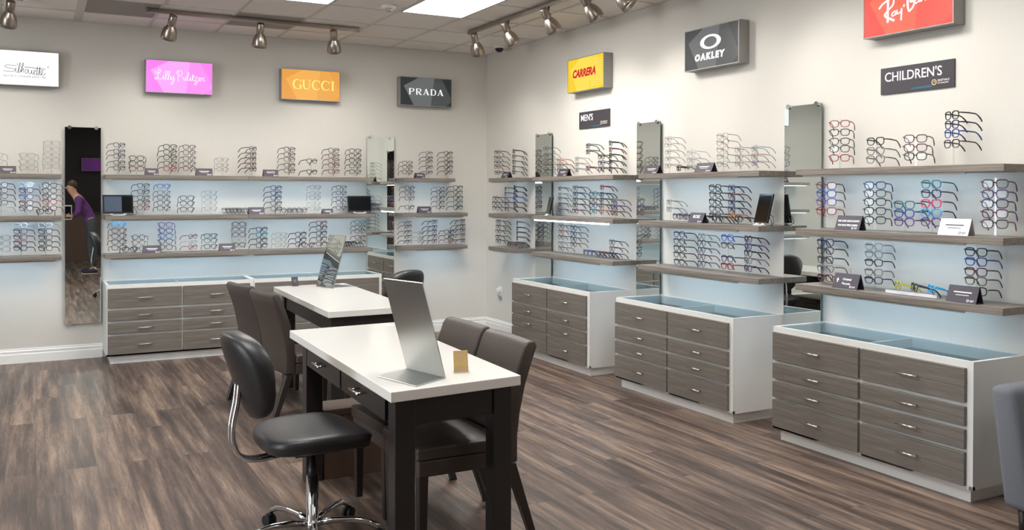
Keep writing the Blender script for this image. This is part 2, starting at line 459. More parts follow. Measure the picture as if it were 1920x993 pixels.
# ------------------------------------------------------------------ wood cabinets with glass display tops
def cabinet(loc, rotz, W, D, label, group):
    """local: width +X, front at -Y, wall at y=0"""
    t = thing('display_cabinet', label, 'cabinet', loc, rotz, group)
    hc, hk, k = 0.712, 0.0725, 0.034
    bm = B()
    box(bm, 0, W, -D, -D + 0.018, hk, hk + 0.018)                         # bottom rail
    box(bm, 0, 0.022, -D, -0.001, hk, hc); box(bm, W - 0.022, W, -D, -0.001, hk, hc)
    box(bm, 0.022, W - 0.022, -D, -D + 0.02, hk, hc)                       # front panel behind drawers
    box(bm, 0.022, W - 0.022, -0.021, -0.001, hk, hc)
    box(bm, 0.022, W - 0.022, -D + 0.02, -0.021, hk, hk + 0.018)
    obj('body', bm, M['lam'], t)
    bm = B(); box(bm, k, W - k, -D + k, -0.001, 0.0, hk); obj('plinth', bm, M['lam'], t)
    bm = B(); box(bm, 0.022, W - 0.022, -D + 0.02, -0.021, hc - 0.075, hc - 0.065)
    obj('display_tray', bm, M['felt'], t)
    bm = B(); box(bm, W * 0.49 - 0.008, W * 0.49 + 0.008, -D + 0.021, -0.022, hc - 0.065, hc - 0.012)
    obj('divider', bm, M['lam'], t)
    bm = B(); box(bm, 0.023, W - 0.023, -D + 0.021, -0.022, hc - 0.012, hc - 0.004)
    obj('glass_top', bm, M['glass_top'], t)
    rows = ((0.505, 0.678), (0.388, 0.485), (0.272, 0.370), (0.088, 0.256))
    cols = ((0.012, W * 0.4945), (W * 0.5055, W - 0.034))
    for x0, x1 in cols:
        for z0, z1 in rows:
            bm = B(); box(bm, -(x1 - x0) / 2, (x1 - x0) / 2, -0.020, 0, -(z1 - z0) / 2, (z1 - z0) / 2)
            dr = obj('drawer', bm, M['front'], t, ((x0 + x1) / 2, -D - 0.0005, (z0 + z1) / 2), bevel=0.003)
            bm = B()
            for sx in (-0.045, 0.045): tube(bm, [(sx, -0.019, 0.0), (sx, -0.044, 0.0)], 0.004, 8)
            tube(bm, [(-0.066, -0.044, 0), (0.066, -0.044, 0)], 0.0052, 8)
            obj('handle', bm, M['steel'], dr, (0, 0, 0.0))
    return t
BG, RG = 'grey drawer cabinets along the back wall', 'grey drawer cabinets along the right wall'
cabinet((-4.005, 0, 0), 0, 1.288, 0.46, 'white and grey drawer cabinet beside the tall dark mirror on the back wall', BG)
cabinet((-2.715, 0, 0), 0, 1.289, 0.46, 'white and grey drawer cabinet behind the rear desk, its right end beside a mirror', BG)
cabinet((0, -1.500, 0), -PI / 2, 1.367, 0.453, 'smallest-looking drawer cabinet on right wall, nearest the room corner', RG)
cabinet((0, -3.256, 0), -PI / 2, 1.367, 0.453, 'middle of the three grey drawer cabinets on the right wall', RG)
cabinet((0, -4.993, 0), -PI / 2, 1.367, 0.453, 'nearest grey drawer cabinet, below the children\'s sign, beside the grey armchair', RG)

# ------------------------------------------------------------------ shelves with LED strips
SZ = {'T': 1.70, 'M': 1.325, 'L': 0.97}
LN = {'T': 'top', 'M': 'middle', 'L': 'bottom'}
UN = {'LL': (-5.22, -4.355), 'L1': (-4.0, -2.722), 'L2': (-2.720, -1.45), 'R': (-1.115, -0.36),
      'A0': (-1.175, -0.575), 'A1': (-2.925, -1.525), 'B': (-4.655, -3.285), 'C': (-6.385, -4.985)}
UL = {'LL': 'shelf left of the tall dark mirror', 'L1': 'shelf board just right of the tall dark mirror', 'L2': 'shelf board above the rear desk, ending at a mirror',
      'R': 'short shelf on the back wall by the corner', 'A0': 'short shelf on the right wall by the corner', 'A1': 'shelf under the men\'s sign', 'B': 'shelf above the middle right cabinet', 'C': 'shelf under the children\'s sign'}
def shelf(u, l):
    a, b_ = UN[u]
    if u == 'R' and l == 'T': b_ -= 0.15
    W = b_ - a; D = 0.262; z = SZ[l]; th = 0.038
    lab = LN[l] + ' wood-look ' + UL[u]
    back = u in ('LL', 'L1', 'L2', 'R')
    bm = B(); box(bm, 0, W, -D, -0.001, -th, 0)
    loc, rz = ((a, 0, z), 0) if back else ((0, b_, z), -PI / 2)
    o = obj('wall_shelf', bm, M['shelfw'], None, loc, (0, 0, rz), bevel=0.0015, seg=1)
    tag(o, lab, 'shelf', 'floating shelves holding the eyewear')
    # wedge-shaped LED channel behind the front edge, lens facing the wall
    bm = B()
    y0, y1, zb = -D + 0.012, -D + 0.032, -th
    if u == 'A1' and l == 'M':
        y0, y1, zb = -D + 0.001, -D + 0.018, -th
    A_ = [bm.verts.new((x, y0, zb)) for x in (0.16 if u == 'R' else 0.05, W - (0.05 if back or (u == 'A1' and l == 'M') else 0.22))]
    B_ = [bm.verts.new((x, y1, zb)) for x in (0.16 if u == 'R' else 0.05, W - (0.05 if back or (u == 'A1' and l == 'M') else 0.22))]
    C_ = [bm.verts.new((x, y0, zb - 0.012)) for x in (0.16 if u == 'R' else 0.05, W - (0.05 if back or (u == 'A1' and l == 'M') else 0.22))]
    f = bm.faces.new((A_[0], A_[1], C_[1], C_[0])); f.material_index = 1 if (u == 'A1' and l == 'M') else 0
    f = bm.faces.new((B_[0], B_[1], C_[1], C_[0])); f.material_index = 1
    bm.faces.new((A_[0], A_[1], B_[1], B_[0])).material_index = 0
    bm.faces.new((A_[0], B_[0], C_[0])).material_index = 0; bm.faces.new((A_[1], B_[1], C_[1])).material_index = 0
    obj('led_strip', bm, [M['satin'], M['led']], o)
for u in UN:
    for l in 'TML': shelf(u, l)

# ------------------------------------------------------------------ frameless wall mirrors on stand-offs
def wall_mirror(wall, c, wd, label):
    """c: centre along the wall"""
    loc, rz = ((c, 0, 0), 0) if wall == 'B' else ((0, c, 0), -PI / 2)
    t = thing('wall_mirror', label, 'mirror', loc, rz, 'tall frameless wall mirrors')
    z0, z1 = 0.326, 2.137
    bm = B(); box(bm, -wd / 2, wd / 2, -0.032, -0.026, z0, z1, 0)
    for f in bm.faces:
        n = f.calc_center_median()
    o = obj('mirror_glass', bm, [M['mirror_edge'], M['mirror']], t)
    for p in o.data.polygons:
        if abs(p.normal.y) > 0.9: p.material_index = 1
    for sx in (-1, 1):
        for z in (z0 + 0.003, z1 - 0.003):
            bm = B(); disc_cyl(bm, (sx * (wd / 2 - 0.038), -0.0005, z), 0.010, -0.036, 'Y', 12)
            disc_cyl(bm, (sx * (wd / 2 - 0.038), -0.034, z), 0.017, -0.010, 'Y', 14)
            obj('stand_off', bm, M['chrome'], t)
    return t
wall_mirror('B', -4.1725, 0.300, 'tall narrow dark-looking mirror reflecting a person in purple')
wall_mirror('B', -1.286, 0.305, 'tall narrow bright mirror on the back wall behind the rear desk')
wall_mirror('R', -1.350, 0.320, 'slim mirror on the right wall nearest the room corner')
wall_mirror('R', -3.105, 0.320, 'slim mirror between the two farther right-wall cabinets')
_t = wall_mirror('R', -4.818, 0.322, 'tall mirror beside the children\'s shelves reflecting a black chair')
_t.rotation_euler[2] += R(1.0)   # hangs a degree out of true

# ------------------------------------------------------------------ light boxes
def facet_face(name, t, W, Hh, y, mats, tris=None):
    """flat face in the local XZ plane split by straight facet lines; colours per region"""
    bm = B()
    vs = [bm.verts.new(v) for v in ((0, y, 0), (W, y, 0), (W, y, Hh), (0, y, Hh))]
    bm.faces.new(vs)
    lines = [((0.07, 0.68), (0.37, 1.0)), ((0.07, 0.68), (0.27, 0.0)), ((0.66, 1.0), (0.59, 0.0)), ((0.80, 1.0), (1.0, 0.28)), ((1.0, 0.2), (0.86, 0.0))]
    def side(ln, x, z):
        (ax, az), (bx, bz) = ln
        return (bx - ax) * W * (z - az * Hh) - (bz - az) * Hh * (x - ax * W)
    for ln in lines:
        (ax, az), (bx, bz) = ln
        d = Vector(((bx - ax) * W, 0, (bz - az) * Hh)); nrm = Vector((-d.z, 0, d.x)).normalized()
        bmesh.ops.bisect_plane(bm, geom=bm.verts[:] + bm.edges[:] + bm.faces[:], plane_co=(ax * W, y, az * Hh), plane_no=nrm)
    cx, cz = 0.42 * W, 0.5 * Hh
    for f in bm.faces:
        c = f.calc_center_median()
        sg = [side(l, c.x, c.z) * side(l, cx, cz) > 0 for l in lines]
        if sg[0] and sg[1] and sg[2]: mi = 1
        elif not sg[2] and sg[3] and sg[4]: mi = 2
        else: mi = 0
        f.material_index = mi
    o = obj(name, bm, mats, t)
    return o
def light_box(wall, c, label, cols, k=1.0, z0=2.487):
    """c: coordinate of the left end seen from the room"""
    W, Hh, D = 0.610, 0.312, 0.098
    loc, rz = ((c, 0, z0), 0) if wall == 'B' else ((0, c, z0), -PI / 2)
    t = thing('light_box', label, 'light box', loc, rz, 'wall-mounted light boxes with eyewear lettering')
    bm = B(); box(bm, 0, W, -D + 0.004, -0.001, 0, Hh)
    obj('case', bm, M['satin_case'], t, bevel=0.002, seg=1)
    ms = [emit('box_face_' + label.split()[0] + str(i), rgb(*cc), k * K_BOX) for i, cc in enumerate(cols)]
    facet_face('face_panel', t, W, Hh, -D, ms)
    bm = B()
    for a in ((0, W, 0, 0.006), (0, W, Hh - 0.006, Hh), (0, 0.006, 0.006, Hh - 0.006), (W - 0.006, W, 0.006, Hh - 0.006)):
        box(bm, a[0], a[1], -D - 0.002, -D + 0.004, a[2], a[3])
    obj('edge_trim', bm, M['satin_case'], t)
    return t, W, Hh, -D - 0.0015
M['satin_case'] = pbr('silver_case', rgb(150, 148, 144), 0.45, 0.35, noise=0.04)
M['white_glow'] = emit('white_lit_lettering', (1, 1, 1, 1), 1.0)
M['ink_black'] = pbr('black_ink', rgb(20, 20, 22), 0.5, noise=0.02)
M['yellow_glow'] = emit('yellow_lit_lettering', rgb(255, 240, 120), 1.0)
M['red_ink'] = emit('red_lit_lettering', rgb(214, 26, 46), 1.0)

# white box with black script (its left part is out of frame)
t, W, Hh, y = light_box('B', -4.98, 'white light box with black script lettering, leftmost on the back wall', [(250, 250, 250), (255, 255, 255), (252, 252, 252)], 1.15)
bm = B()
def scr(pts, wd=0.0042, n=6): stroke(bm, [(x, z) for x, z in pts], wd, y, smooth_n=n)
sx, sz = 0.335 / 82.0, 0.335 / 82.0     # one picture unit of the tracing grid
def P_(l): return [((0.170 + (a - 5) * sx), (0.110 + (130 - b_) * sz)) for a, b_ in l]
scr(P_([(5, 127), (20, 128), (27, 125), (27, 122), (20, 121), (10, 119), (8, 116), (14, 114), (30, 115)]))
scr(P_([(45, 116), (60, 117), (86, 119)]), 0.005, 3)
scr(P_([(29, 119), (28, 126), (31, 129), (34, 124), (37, 112), (37, 108), (35, 112), (33, 124), (34, 129), (37, 126), (43, 112), (43, 108), (41, 112), (38, 129)]))
scr(P_([(38, 129), (42, 121), (43, 120), (43, 129)]))
scr(P_([(48, 121), (46, 126), (48, 130), (51, 127), (51, 122), (48, 121)]))
scr(P_([(53, 121), (53, 128), (55, 131), (58, 128), (59, 122), (59, 129), (61, 131)]))
scr(P_([(61, 131), (65, 126), (66, 122), (63, 124), (63, 130), (66, 132), (69, 128), (70, 114)]))
scr(P_([(70, 114), (69, 130), (72, 131), (75, 114), (74, 131), (77, 131)]))
scr(P_([(77, 131), (80, 126), (80, 121), (77, 124), (78, 131), (82, 132), (86, 127)]))
stroke(bm, P_([(31, 110), (32, 112)]), 0.006, y)
obj('script_lettering', bm, M['ink_black'], t)
text('small_lettering', 'AESTHETIC EYEWEAR SINCE 1964', 0.0225, M['ink_black'], t, (0.166, y, 0.080), space=1.0)
text('trademark', '®', 0.025, M['ink_black'], t, (0.512, y, 0.175))

# pink box with white handwriting
t, W, Hh, y = light_box('B', -3.642, 'pink light box with white handwritten lettering', [(250, 130, 240), (252, 168, 250), (250, 146, 244)])
bm = B()
CUR = {'L': ([[(0.2, 2.0), (0.0, 1.6), (0.4, 1.3), (0.9, 1.7), (1.0, 2.2), (0.7, 2.4), (0.55, 1.8), (0.5, 0.6), (0.2, -0.1), (-0.1, 0.1), (0.2, 0.35), (0.8, 0), (1.2, 0.1)]], 1.3),
       'i': ([[(0, 0.1), (0.2, 0.9), (0.2, 0.1), (0.45, 0.05)], [(0.22, 1.35), (0.26, 1.45)]], 0.45),
       'l': ([[(0, 0.1), (0.38, 1.6), (0.22, 2.05), (0.08, 1.5), (0.15, 0.2), (0.45, 0.05)]], 0.48),
       'y': ([[(0, 0.1), (0.1, 0.9), (0.15, 0.2), (0.4, 0.1), (0.6, 0.9), (0.55, -0.6), (0.3, -1.1), (0.15, -0.7), (0.9, 0.2)]], 0.9),
       'P': ([[(0.32, 2.1), (0.27, 1.0), (0.22, -0.4)], [(0.0, 1.4), (0.1, 2.1), (0.8, 2.3), (1.0, 1.7), (0.7, 1.1), (0.3, 1.1)]], 1.15),
       'u': ([[(0, 0.9), (0.05, 0.2), (0.3, 0.05), (0.5, 0.9), (0.5, 0.15), (0.7, 0.1)]], 0.7),
       't': ([[(0, 0.1), (0.2, 1.6), (0.2, 0.15), (0.45, 0.05)], [(0.0, 1.1), (0.5, 1.15)]], 0.48),
       'z': ([[(0, 0.9), (0.5, 0.9), (0.05, 0.1), (0.45, 0.0), (0.4, -0.7), (0.1, -0.9), (0.0, -0.6), (0.7, 0.1)]], 0.7),
       'e': ([[(0, 0.3), (0.4, 0.6), (0.25, 0.95), (0.05, 0.5), (0.2, 0.05), (0.55, 0.15)]], 0.55),
       'r': ([[(0, 0.1), (0.1, 0.9), (0.15, 0.7), (0.45, 0.85), (0.45, 0.2), (0.7, 0.1)]], 0.6)}
x = 0.085
for ch in 'Lilly Pulitzer':
    if ch == ' ': x += 0.012; continue
    for l in CUR[ch][0]: stroke(bm, [(x + a * 0.050, 0.128 + c_ * 0.040) for a, c_ in l], 0.0054, y, smooth_n=5)
    x += CUR[ch][1] * 0.050
obj('script_lettering', bm, M['white_glow'], t)

# amber box with serif lettering
t, W, Hh, y = light_box('B', -2.366, 'amber light box with pale serif lettering', [(232, 158, 62), (244, 174, 74), (236, 164, 66)])
def serif(bm, ch, x, z, h, w_, y):
    """thick-and-thin capital built from strokes; returns advance"""
    T, t_ = h * 0.17, h * 0.06
    def S(p, wd, n=0): stroke(bm, [(x + a * w_, z + b_ * h) for a, b_ in p], wd, y, smooth_n=n)
    if ch in 'CG':
        pts = [(0.92, 0.80), (0.75, 0.96), (0.48, 1.0), (0.20, 0.86), (0.06, 0.5), (0.20, 0.14), (0.48, 0.0), (0.78, 0.05), (0.94, 0.22)]
        S(pts, [t_, t_, t_ * 1.5, T * 0.9, T * 1.1, T * 0.9, t_ * 1.5, t_, t_], 5)
        S([(0.92, 0.97), (0.92, 0.72)], t_)
        if ch == 'G': S([(0.88, 0.0), (0.88, 0.42)], T); S([(0.66, 0.42), (1.02, 0.42)], t_)
        return w_ * 1.06
    if ch == 'U':
        S([(0.14, 1), (0.14, 0.3), (0.25, 0.08), (0.48, 0.0), (0.72, 0.08), (0.84, 0.3), (0.84, 1)], [T, T, T * 0.8, t_ * 1.6, t_, t_, t_], 0)
        S([(0.0, 0.98), (0.3, 0.98)], t_); S([(0.7, 0.98), (1.0, 0.98)], t_); return w_ * 1.08
    if ch == 'I':
        S([(0.25, 0), (0.25, 1)], T); S([(0.05, 0.98), (0.45, 0.98)], t_); S([(0.05, 0.02), (0.45, 0.02)], t_); return w_ * 0.5
    if ch in 'PR':
        S([(0.14, 0), (0.14, 1)], T * 1.35); S([(0, 0.03), (0.34, 0.03)], t_); S([(0, 0.97), (0.2, 0.97)], t_)
        S([(0.14, 0.97), (0.55, 0.97), (0.78, 0.86), (0.80, 0.70), (0.68, 0.52), (0.2, 0.46)], [t_, t_ * 1.4, T * 1.1, T * 1.2, t_ * 1.6, t_], 4)
        if ch == 'R': S([(0.45, 0.48), (0.70, 0.12), (0.98, 0.0)], [T * 1.1, T * 1.3, t_], 3); return w_ * 1.02
        return w_ * 0.98
    if ch == 'A':
        S([(0.48, 1.0), (0.86, 0.03)], T * 1.4); S([(0.48, 0.98), (0.12, 0.03)], t_ * 1.4); S([(0.22, 0.32), (0.7, 0.32)], t_)
        S([(0.0, 0.03), (0.28, 0.03)], t_); S([(0.66, 0.03), (1.04, 0.03)], t_); return w_ * 1.08
    if ch == 'D':
        S([(0.16, 0), (0.16, 1)], T * 1.35); S([(0.0, 0.97), (0.5, 0.97), (0.80, 0.80), (0.86, 0.5), (0.80, 0.2), (0.5, 0.03), (0.0, 0.03)], [t_, t_ * 1.2, T, T * 1.3, T, t_ * 1.2, t_], 4)
        return w_ * 1.0
bm = B(); x = 0.118
for ch in 'GUCCI': x += serif(bm, ch, x, 0.112, 0.094, 0.088, y) + 0.004
obj('serif_lettering', bm, M['yellow_glow'], t)

# black box with wedge serif lettering
t, W, Hh, y = light_box('B', -1.094, 'black light box with white wedge-serif lettering near the room corner', [(38, 44, 46), (104, 108, 108), (66, 70, 70)], 0.9)
bm = B(); x = 0.105
for ch in 'PRADA': x += serif(bm, ch, x, 0.122, 0.066, 0.068, y) + 0.014
obj('serif_lettering', bm, M['white_glow'], t)
def dots(t, y, col):
    bm = B(); W, Hh = 0.61, 0.312
    for i in range(26):
        for j in range(20):
            px_, pz = 0.36 + i * 0.0095 + (j % 2) * 0.0047, 0.02 + j * 0.0125
            if px_ > 0.595 or pz > 0.30: continue
            if px_ / W < 0.59 + 0.07 * pz / Hh + 0.01 or (px_ / W - 0.80) / 0.20 > (1 - pz / Hh) / 0.72 - 0.05 or (px_ / W - 0.86) / 0.14 > pz / Hh / 0.2: continue
            v = [bm.verts.new((px_ + a * 0.0022, y + 0.0008, pz + b_ * 0.0022)) for a, b_ in ((-1, 0), (0, -1), (1, 0), (0, 1))]
            bm.faces.new(v)
    obj('dot_pattern', bm, emit('dots', rgb(*col), 1.0), t)
dots(t, y, (120, 122, 120))

# yellow box with red italic lettering (right wall)
t, W, Hh, y = light_box('R', -1.926, 'yellow light box with red italic lettering above the men\'s sign', [(252, 208, 34), (255, 224, 80), (254, 216, 60)])
text('italic_lettering', 'CARRERA', 0.098, M['red_ink'], t, (0.083, y, 0.165), bold=0.0045, shear=0.25, sx=0.92)
bm = B()
for i in range(12):
    z = 0.03 + i * 0.021
    stroke(bm, [(0.37 + 0.006 * abs(i - 5), z), (0.47, z + 0.010), (0.60, z + 0.004)], 0.005, y + 0.0008, smooth_n=3)
obj('wave_pattern', bm, emit('pale_yellow_wave', rgb(255, 236, 140), 1.0), t)

# black box with oval and block lettering (right wall)
t, W, Hh, y = light_box('R', -3.664, 'black light box with white oval emblem and block lettering', [(36, 42, 44), (96, 100, 100), (60, 64, 64)], 0.9)
bm = B()
n = 36; ro = (0.118, 0.054); ri = (0.072, 0.038); c_ = (0.300, 0.195)
vo = [bm.verts.new((c_[0] + ro[0] * math.cos(2 * PI * i / n), y, c_[1] + ro[1] * math.sin(2 * PI * i / n))) for i in range(n)]
vi = [bm.verts.new((c_[0] + ri[0] * math.cos(2 * PI * i / n), y, c_[1] + ri[1] * math.sin(2 * PI * i / n))) for i in range(n)]
for i in range(n): bm.faces.new((vo[i], vo[(i + 1) % n], vi[(i + 1) % n], vi[i]))
obj('oval_emblem', bm, M['white_glow'], t)
text('block_lettering', 'OAKLEY', 0.066, M['white_glow'], t, (0.122, y, 0.088), bold=0.0045, shear=0.1, space=1.38, sx=1.05)
dots(t, y, (112, 114, 112))

# red box with white brush lettering (right wall, cut by the top edge)
t, W, Hh, y = light_box('R', -5.372, 'red light box with white brush lettering, cut by the top edge', [(250, 78, 66), (252, 110, 84), (250, 92, 78)])
bm = B()
def sr(l, wd=0.012, n=5):
    # traced on a 1150x993 enlargement; face spans x 100..970, its bottom edge falls from 405 to 245
    out = []
    for a, b_ in l:
        fx = (a - 100) / 870.0
        zb = 405 - 160 * fx; sc_ = (500 + 54 * fx) / 0.312
        out.append((fx * 0.61, (zb - b_) / sc_))
    stroke(bm, out, wd, y, smooth_n=n)
sr([(262, 110), (300, 60), (370, 10), (400, 0), (412, 20), (400, 70), (350, 125), (325, 175), (420, 218)], [0.012, 0.013, 0.012, 0.012, 0.012, 0.012, 0.01, 0.014, 0.014])
sr([(355, 30), (352, 120), (352, 240)], 0.016)
sr([(430, 120), (395, 150), (400, 175), (430, 150), (432, 125), (432, 165)], 0.009)
sr([(445, 110), (448, 150), (480, 130), (488, 95)], 0.009); sr([(490, 95), (485, 215)], 0.012)
sr([(505, 72), (520, 70)], 0.016, 0)
sr([(550, -60), (548, 60), (560, 130)], [0.012, 0.016, 0.01]); sr([(520, -50), (600, -70), (620, -30), (570, 30), (610, 30), (600, 80), (562, 130)], 0.012)
sr([(660, -10), (620, 20), (625, 50), (655, 20), (658, -5), (660, 40)], 0.009)
sr([(672, -15), (675, 30), (690, 0), (705, -15), (712, 15), (730, 5)], 0.009)
obj('brush_lettering', bm, M['white_glow'], t)

# ------------------------------------------------------------------ dark wall signs
def wall_sign(c, z0, W, Hh, word, size, label):
    t = thing('wall_sign', label, 'sign', (0, c, z0), -PI / 2, 'charcoal department signs')
    bm = B(); box(bm, 0, W, -0.012, -0.001, 0, Hh); obj('board', bm, M['sign'], t, bevel=0.001, seg=1)
    text('lettering', word, size, M['white_ink'], t, (0.03, -0.0135, Hh * 0.62), sx=0.92, bold=0.0006)
    bm = B()
    lathe_pts = [(W * 0.745 + 0.014 * math.cos(a), Hh * 0.24 + 0.014 * math.sin(a)) for a in [2 * PI * i / 20 for i in range(21)]]
    stroke(bm, lathe_pts, 0.006, -0.0135); stroke(bm, [(W * 0.745 - 0.003, Hh * 0.24), (W * 0.745 + 0.006, Hh * 0.24 + 0.003)], 0.006, -0.0136)
    obj('eye_logo', bm, M['gold_ink'], t)
    text('small_lettering', 'EASTVALE', 0.017, M['white_ink'], t, (W * 0.79, -0.0135, Hh * 0.29), sx=1.0)
    text('small_lettering', 'OPTOMETRY', 0.012, M['white_ink'], t, (W * 0.79, -0.0135, Hh * 0.19), sx=1.0)
    bm = B()
    v = [bm.verts.new(p) for p in ((W * 0.42, -0.0130, 0.012), (W * 0.72, -0.0130, 0.012), (W * 0.72, -0.0130, 0.026), (W * 0.46, -0.0130, 0.022))]
    bm.faces.new(v); obj('teal_swoosh', bm, M['teal_ink'], t)
    return t
wall_sign(-1.993, 2.148, 0.508, 0.158, "MEN'S", 0.085, 'small charcoal sign reading MEN\'S under the yellow light box')
wall_sign(-5.428, 2.148, 0.497, 0.158, "CHILDREN'S", 0.078, 'charcoal sign reading CHILDREN\'S under the red light box')

# ------------------------------------------------------------------ track lighting
def track(x0, y0, x1, y1, label):
    d = Vector((x1 - x0, y1 - y0, 0)); L_ = d.length
    t = thing('lighting_track', label, 'lighting track', (x0, y0, H - 0.006), math.atan2(d.y, d.x), 'ceiling lighting tracks')
    bm = B(); box(bm, 0, L_, -0.018, 0.018, -0.034, 0.0); obj('rail', bm, M['bronze'], t, bevel=0.002, seg=1)
    bm = B(); box(bm, -0.012, 0.0, -0.020, 0.020, -0.036, 0.0); obj('end_cap', bm, M['bronze'], t)
    bm = B(); box(bm, L_, L_ + 0.012, -0.020, 0.020, -0.036, 0.0); obj('end_cap', bm, M['bronze'], t)
track(-3.707, -0.955, -1.835, -0.93, 'satin track over the back wall between the pink and black light boxes')
track(-0.835, -1.31, -0.78, -7.0, 'satin track running from the room corner along the right wall')
track(-5.9, -0.96, -4.66, -0.955, 'satin track cut by the left edge of the frame')
def track_head(x, y, aim, label, power=1.0, up=0.0):
    """bell head under a knuckle; aim: point it shines at"""
    top = Vector((x, y, H - 0.040))
    t = thing('track_spotlight', label, 'spotlight', top, 0, 'bell-shaped track spotlights')
    bm = B(); tube(bm, [(0, 0, 0), (0, 0, -0.055)], 0.011, 10); tube(bm, [(0, -0.016, -0.065), (0, 0.016, -0.065)], 0.016, 10)
    tube(bm, [(0, 0, -0.045), (0, 0, -0.075)], 0.008, 8)
    obj('stem', bm, M['bronze'], t)
    d = (Vector(aim) - (top + Vector((0, 0, -0.14)))).normalized()
    q = d.to_track_quat('-Z', 'Y')
    piv = Vector((0, 0, -0.068))
    # socket centre is set off behind the pivot, so the head hangs from its side
    side = Vector((d.x, d.y, 0)).normalized() * -0.030
    org = piv + side
    bm = B(); lathe(bm, [(0.001, 0.058), (0.030, 0.056), (0.034, 0.050), (0.034, -0.030), (0.030, -0.036)], 20)
    o = obj('socket', bm, M['bronze'], t, org); o.rotation_mode = 'QUATERNION'; o.rotation_quaternion = q
    bm = B()
    lathe(bm, [(0.030, -0.034), (0.036, -0.045), (0.050, -0.066), (0.060, -0.092), (0.066, -0.130), (0.068, -0.158), (0.064, -0.158), (0.060, -0.128), (0.045, -0.070), (0.020, -0.045)], 24, cap=False)
    o = obj('shade', bm, M['bronze'], t, org); o.rotation_mode = 'QUATERNION'; o.rotation_quaternion = q
    bm = B(); lathe(bm, [(0.003, -0.128), (0.045, -0.126), (0.050, -0.118), (0.040, -0.080), (0.020, -0.050)], 16)
    o = obj('bulb', bm, M['bulb'], t, org); o.rotation_mode = 'QUATERNION'; o.rotation_quaternion = q
    ld = bpy.data.lights.new('spot_beam', 'SPOT'); ld.energy = K_SPOT * power; ld.spot_size = R(92); ld.spot_blend = 1.0
    ld.color = (1.0, 0.96, 0.90); ld.shadow_soft_size = 0.035
    lo = bpy.data.objects.new('spot_beam', ld); C.objects.link(lo); lo.parent = t
    lo.location = org + d * 0.165; lo.rotation_mode = 'QUATERNION'; lo.rotation_quaternion = q
    return t
track_head(-3.525, -0.957, (-3.75, 0, 1.55), 'leftmost spotlight on the back wall track, tilted left')
track_head(-2.765, -0.945, (-2.72, -0.2, 1.2), 'middle spotlight on the back wall track, pointing down')
track_head(-2.075, -0.935, (-1.75, 0, 1.6), 'rightmost spotlight on the back wall track, tilted right')
track_head(-0.833, -1.44, (-0.1, -0.75, 1.5), 'spotlight nearest the room corner, beside the dome camera')
track_head(-0.828, -2.10, (0, -1.95, 1.7), 'second spotlight out from the corner on the right track', 1.1)
track_head(-0.822, -2.80, (0, -2.65, 1.85), 'third spotlight out from the corner, its lit mouth showing', 1.2)
track_head(-0.816, -3.40, (0, -3.5, 1.9), 'largest-looking spotlight on the right track, lit mouth facing right', 1.15)
track_head(-0.812, -3.80, (0, -4.6, 1.8), 'spotlight at the near end of the right track, cut by the top edge', 1.0)
track_head(-0.805, -4.75, (0, -5.2, 1.9), 'spotlight over the nearest right-hand cabinet, above the frame', 0.8)
track_head(-0.797, -5.70, (0, -6.0, 1.9), 'spotlight over the red light box, above the frame', 0.65)
track_head(-0.79, -6.60, (0, -7.0, 1.7), 'last spotlight of the right track, above the armchair', 0.5)
track_head(-4.745, -0.955, (-4.95, 0, 1.5), 'spotlight in the upper left corner of the frame')
track_head(-5.5, -0.96, (-5.6, 0, 1.5), 'spotlight beyond the left edge of the frame')

# smoke detector, dome camera
t = thing('smoke_detector', 'round white smoke detector on the ceiling beside the bright panel', 'smoke detector', (-1.93, -2.03, H))
bm = B(); lathe(bm, [(0.062, 0.0), (0.062, -0.016), (0.054, -0.026), (0.002, -0.030)], 24); obj('cover', bm, M['plate'], t)
bm = B(); lathe(bm, [(0.030, -0.026), (0.030, -0.046), (0.022, -0.052), (0.002, -0.053)], 20); obj('sensor_cap', bm, M['tile_dark'], t)
t = thing('dome_camera', 'small black dome camera on the ceiling in the room corner', 'security camera', (-0.16, -0.62, H))
bm = B(); lathe(bm, [(0.066, 0.0), (0.066, -0.018), (0.056, -0.026), (0.002, -0.026)], 24); obj('base_ring', bm, M['plate'], t)
bm = B(); lathe(bm, [(0.046, -0.024), (0.045, -0.036), (0.036, -0.054), (0.018, -0.066), (0.002, -0.069)], 20); obj('dome', bm, M['dome'], t)

# wall outlet with a white plug near the corner
t = thing('wall_outlet', 'white outlet with a plug low on the right wall beside the corner', 'outlet', (0, -0.36, 0.45), -PI / 2)
bm = B(); box(bm, -0.036, 0.036, -0.006, -0.0005, -0.058, 0.058); obj('cover_plate', bm, M['plate'], t, bevel=0.002)
bm = B(); box(bm, -0.022, 0.022, -0.045, -0.006, 0.0, 0.04); obj('plug', bm, M['plate'], t, bevel=0.004)
bm = B(); tube(bm, [(0.012, -0.04, 0.005), (0.016, -0.045, -0.03), (0.014, -0.02, -0.07)], 0.006, 8); box(bm, 0.0, 0.028, -0.03, -0.008, -0.09, -0.045); obj('cable_end', bm, M['satin'], t)

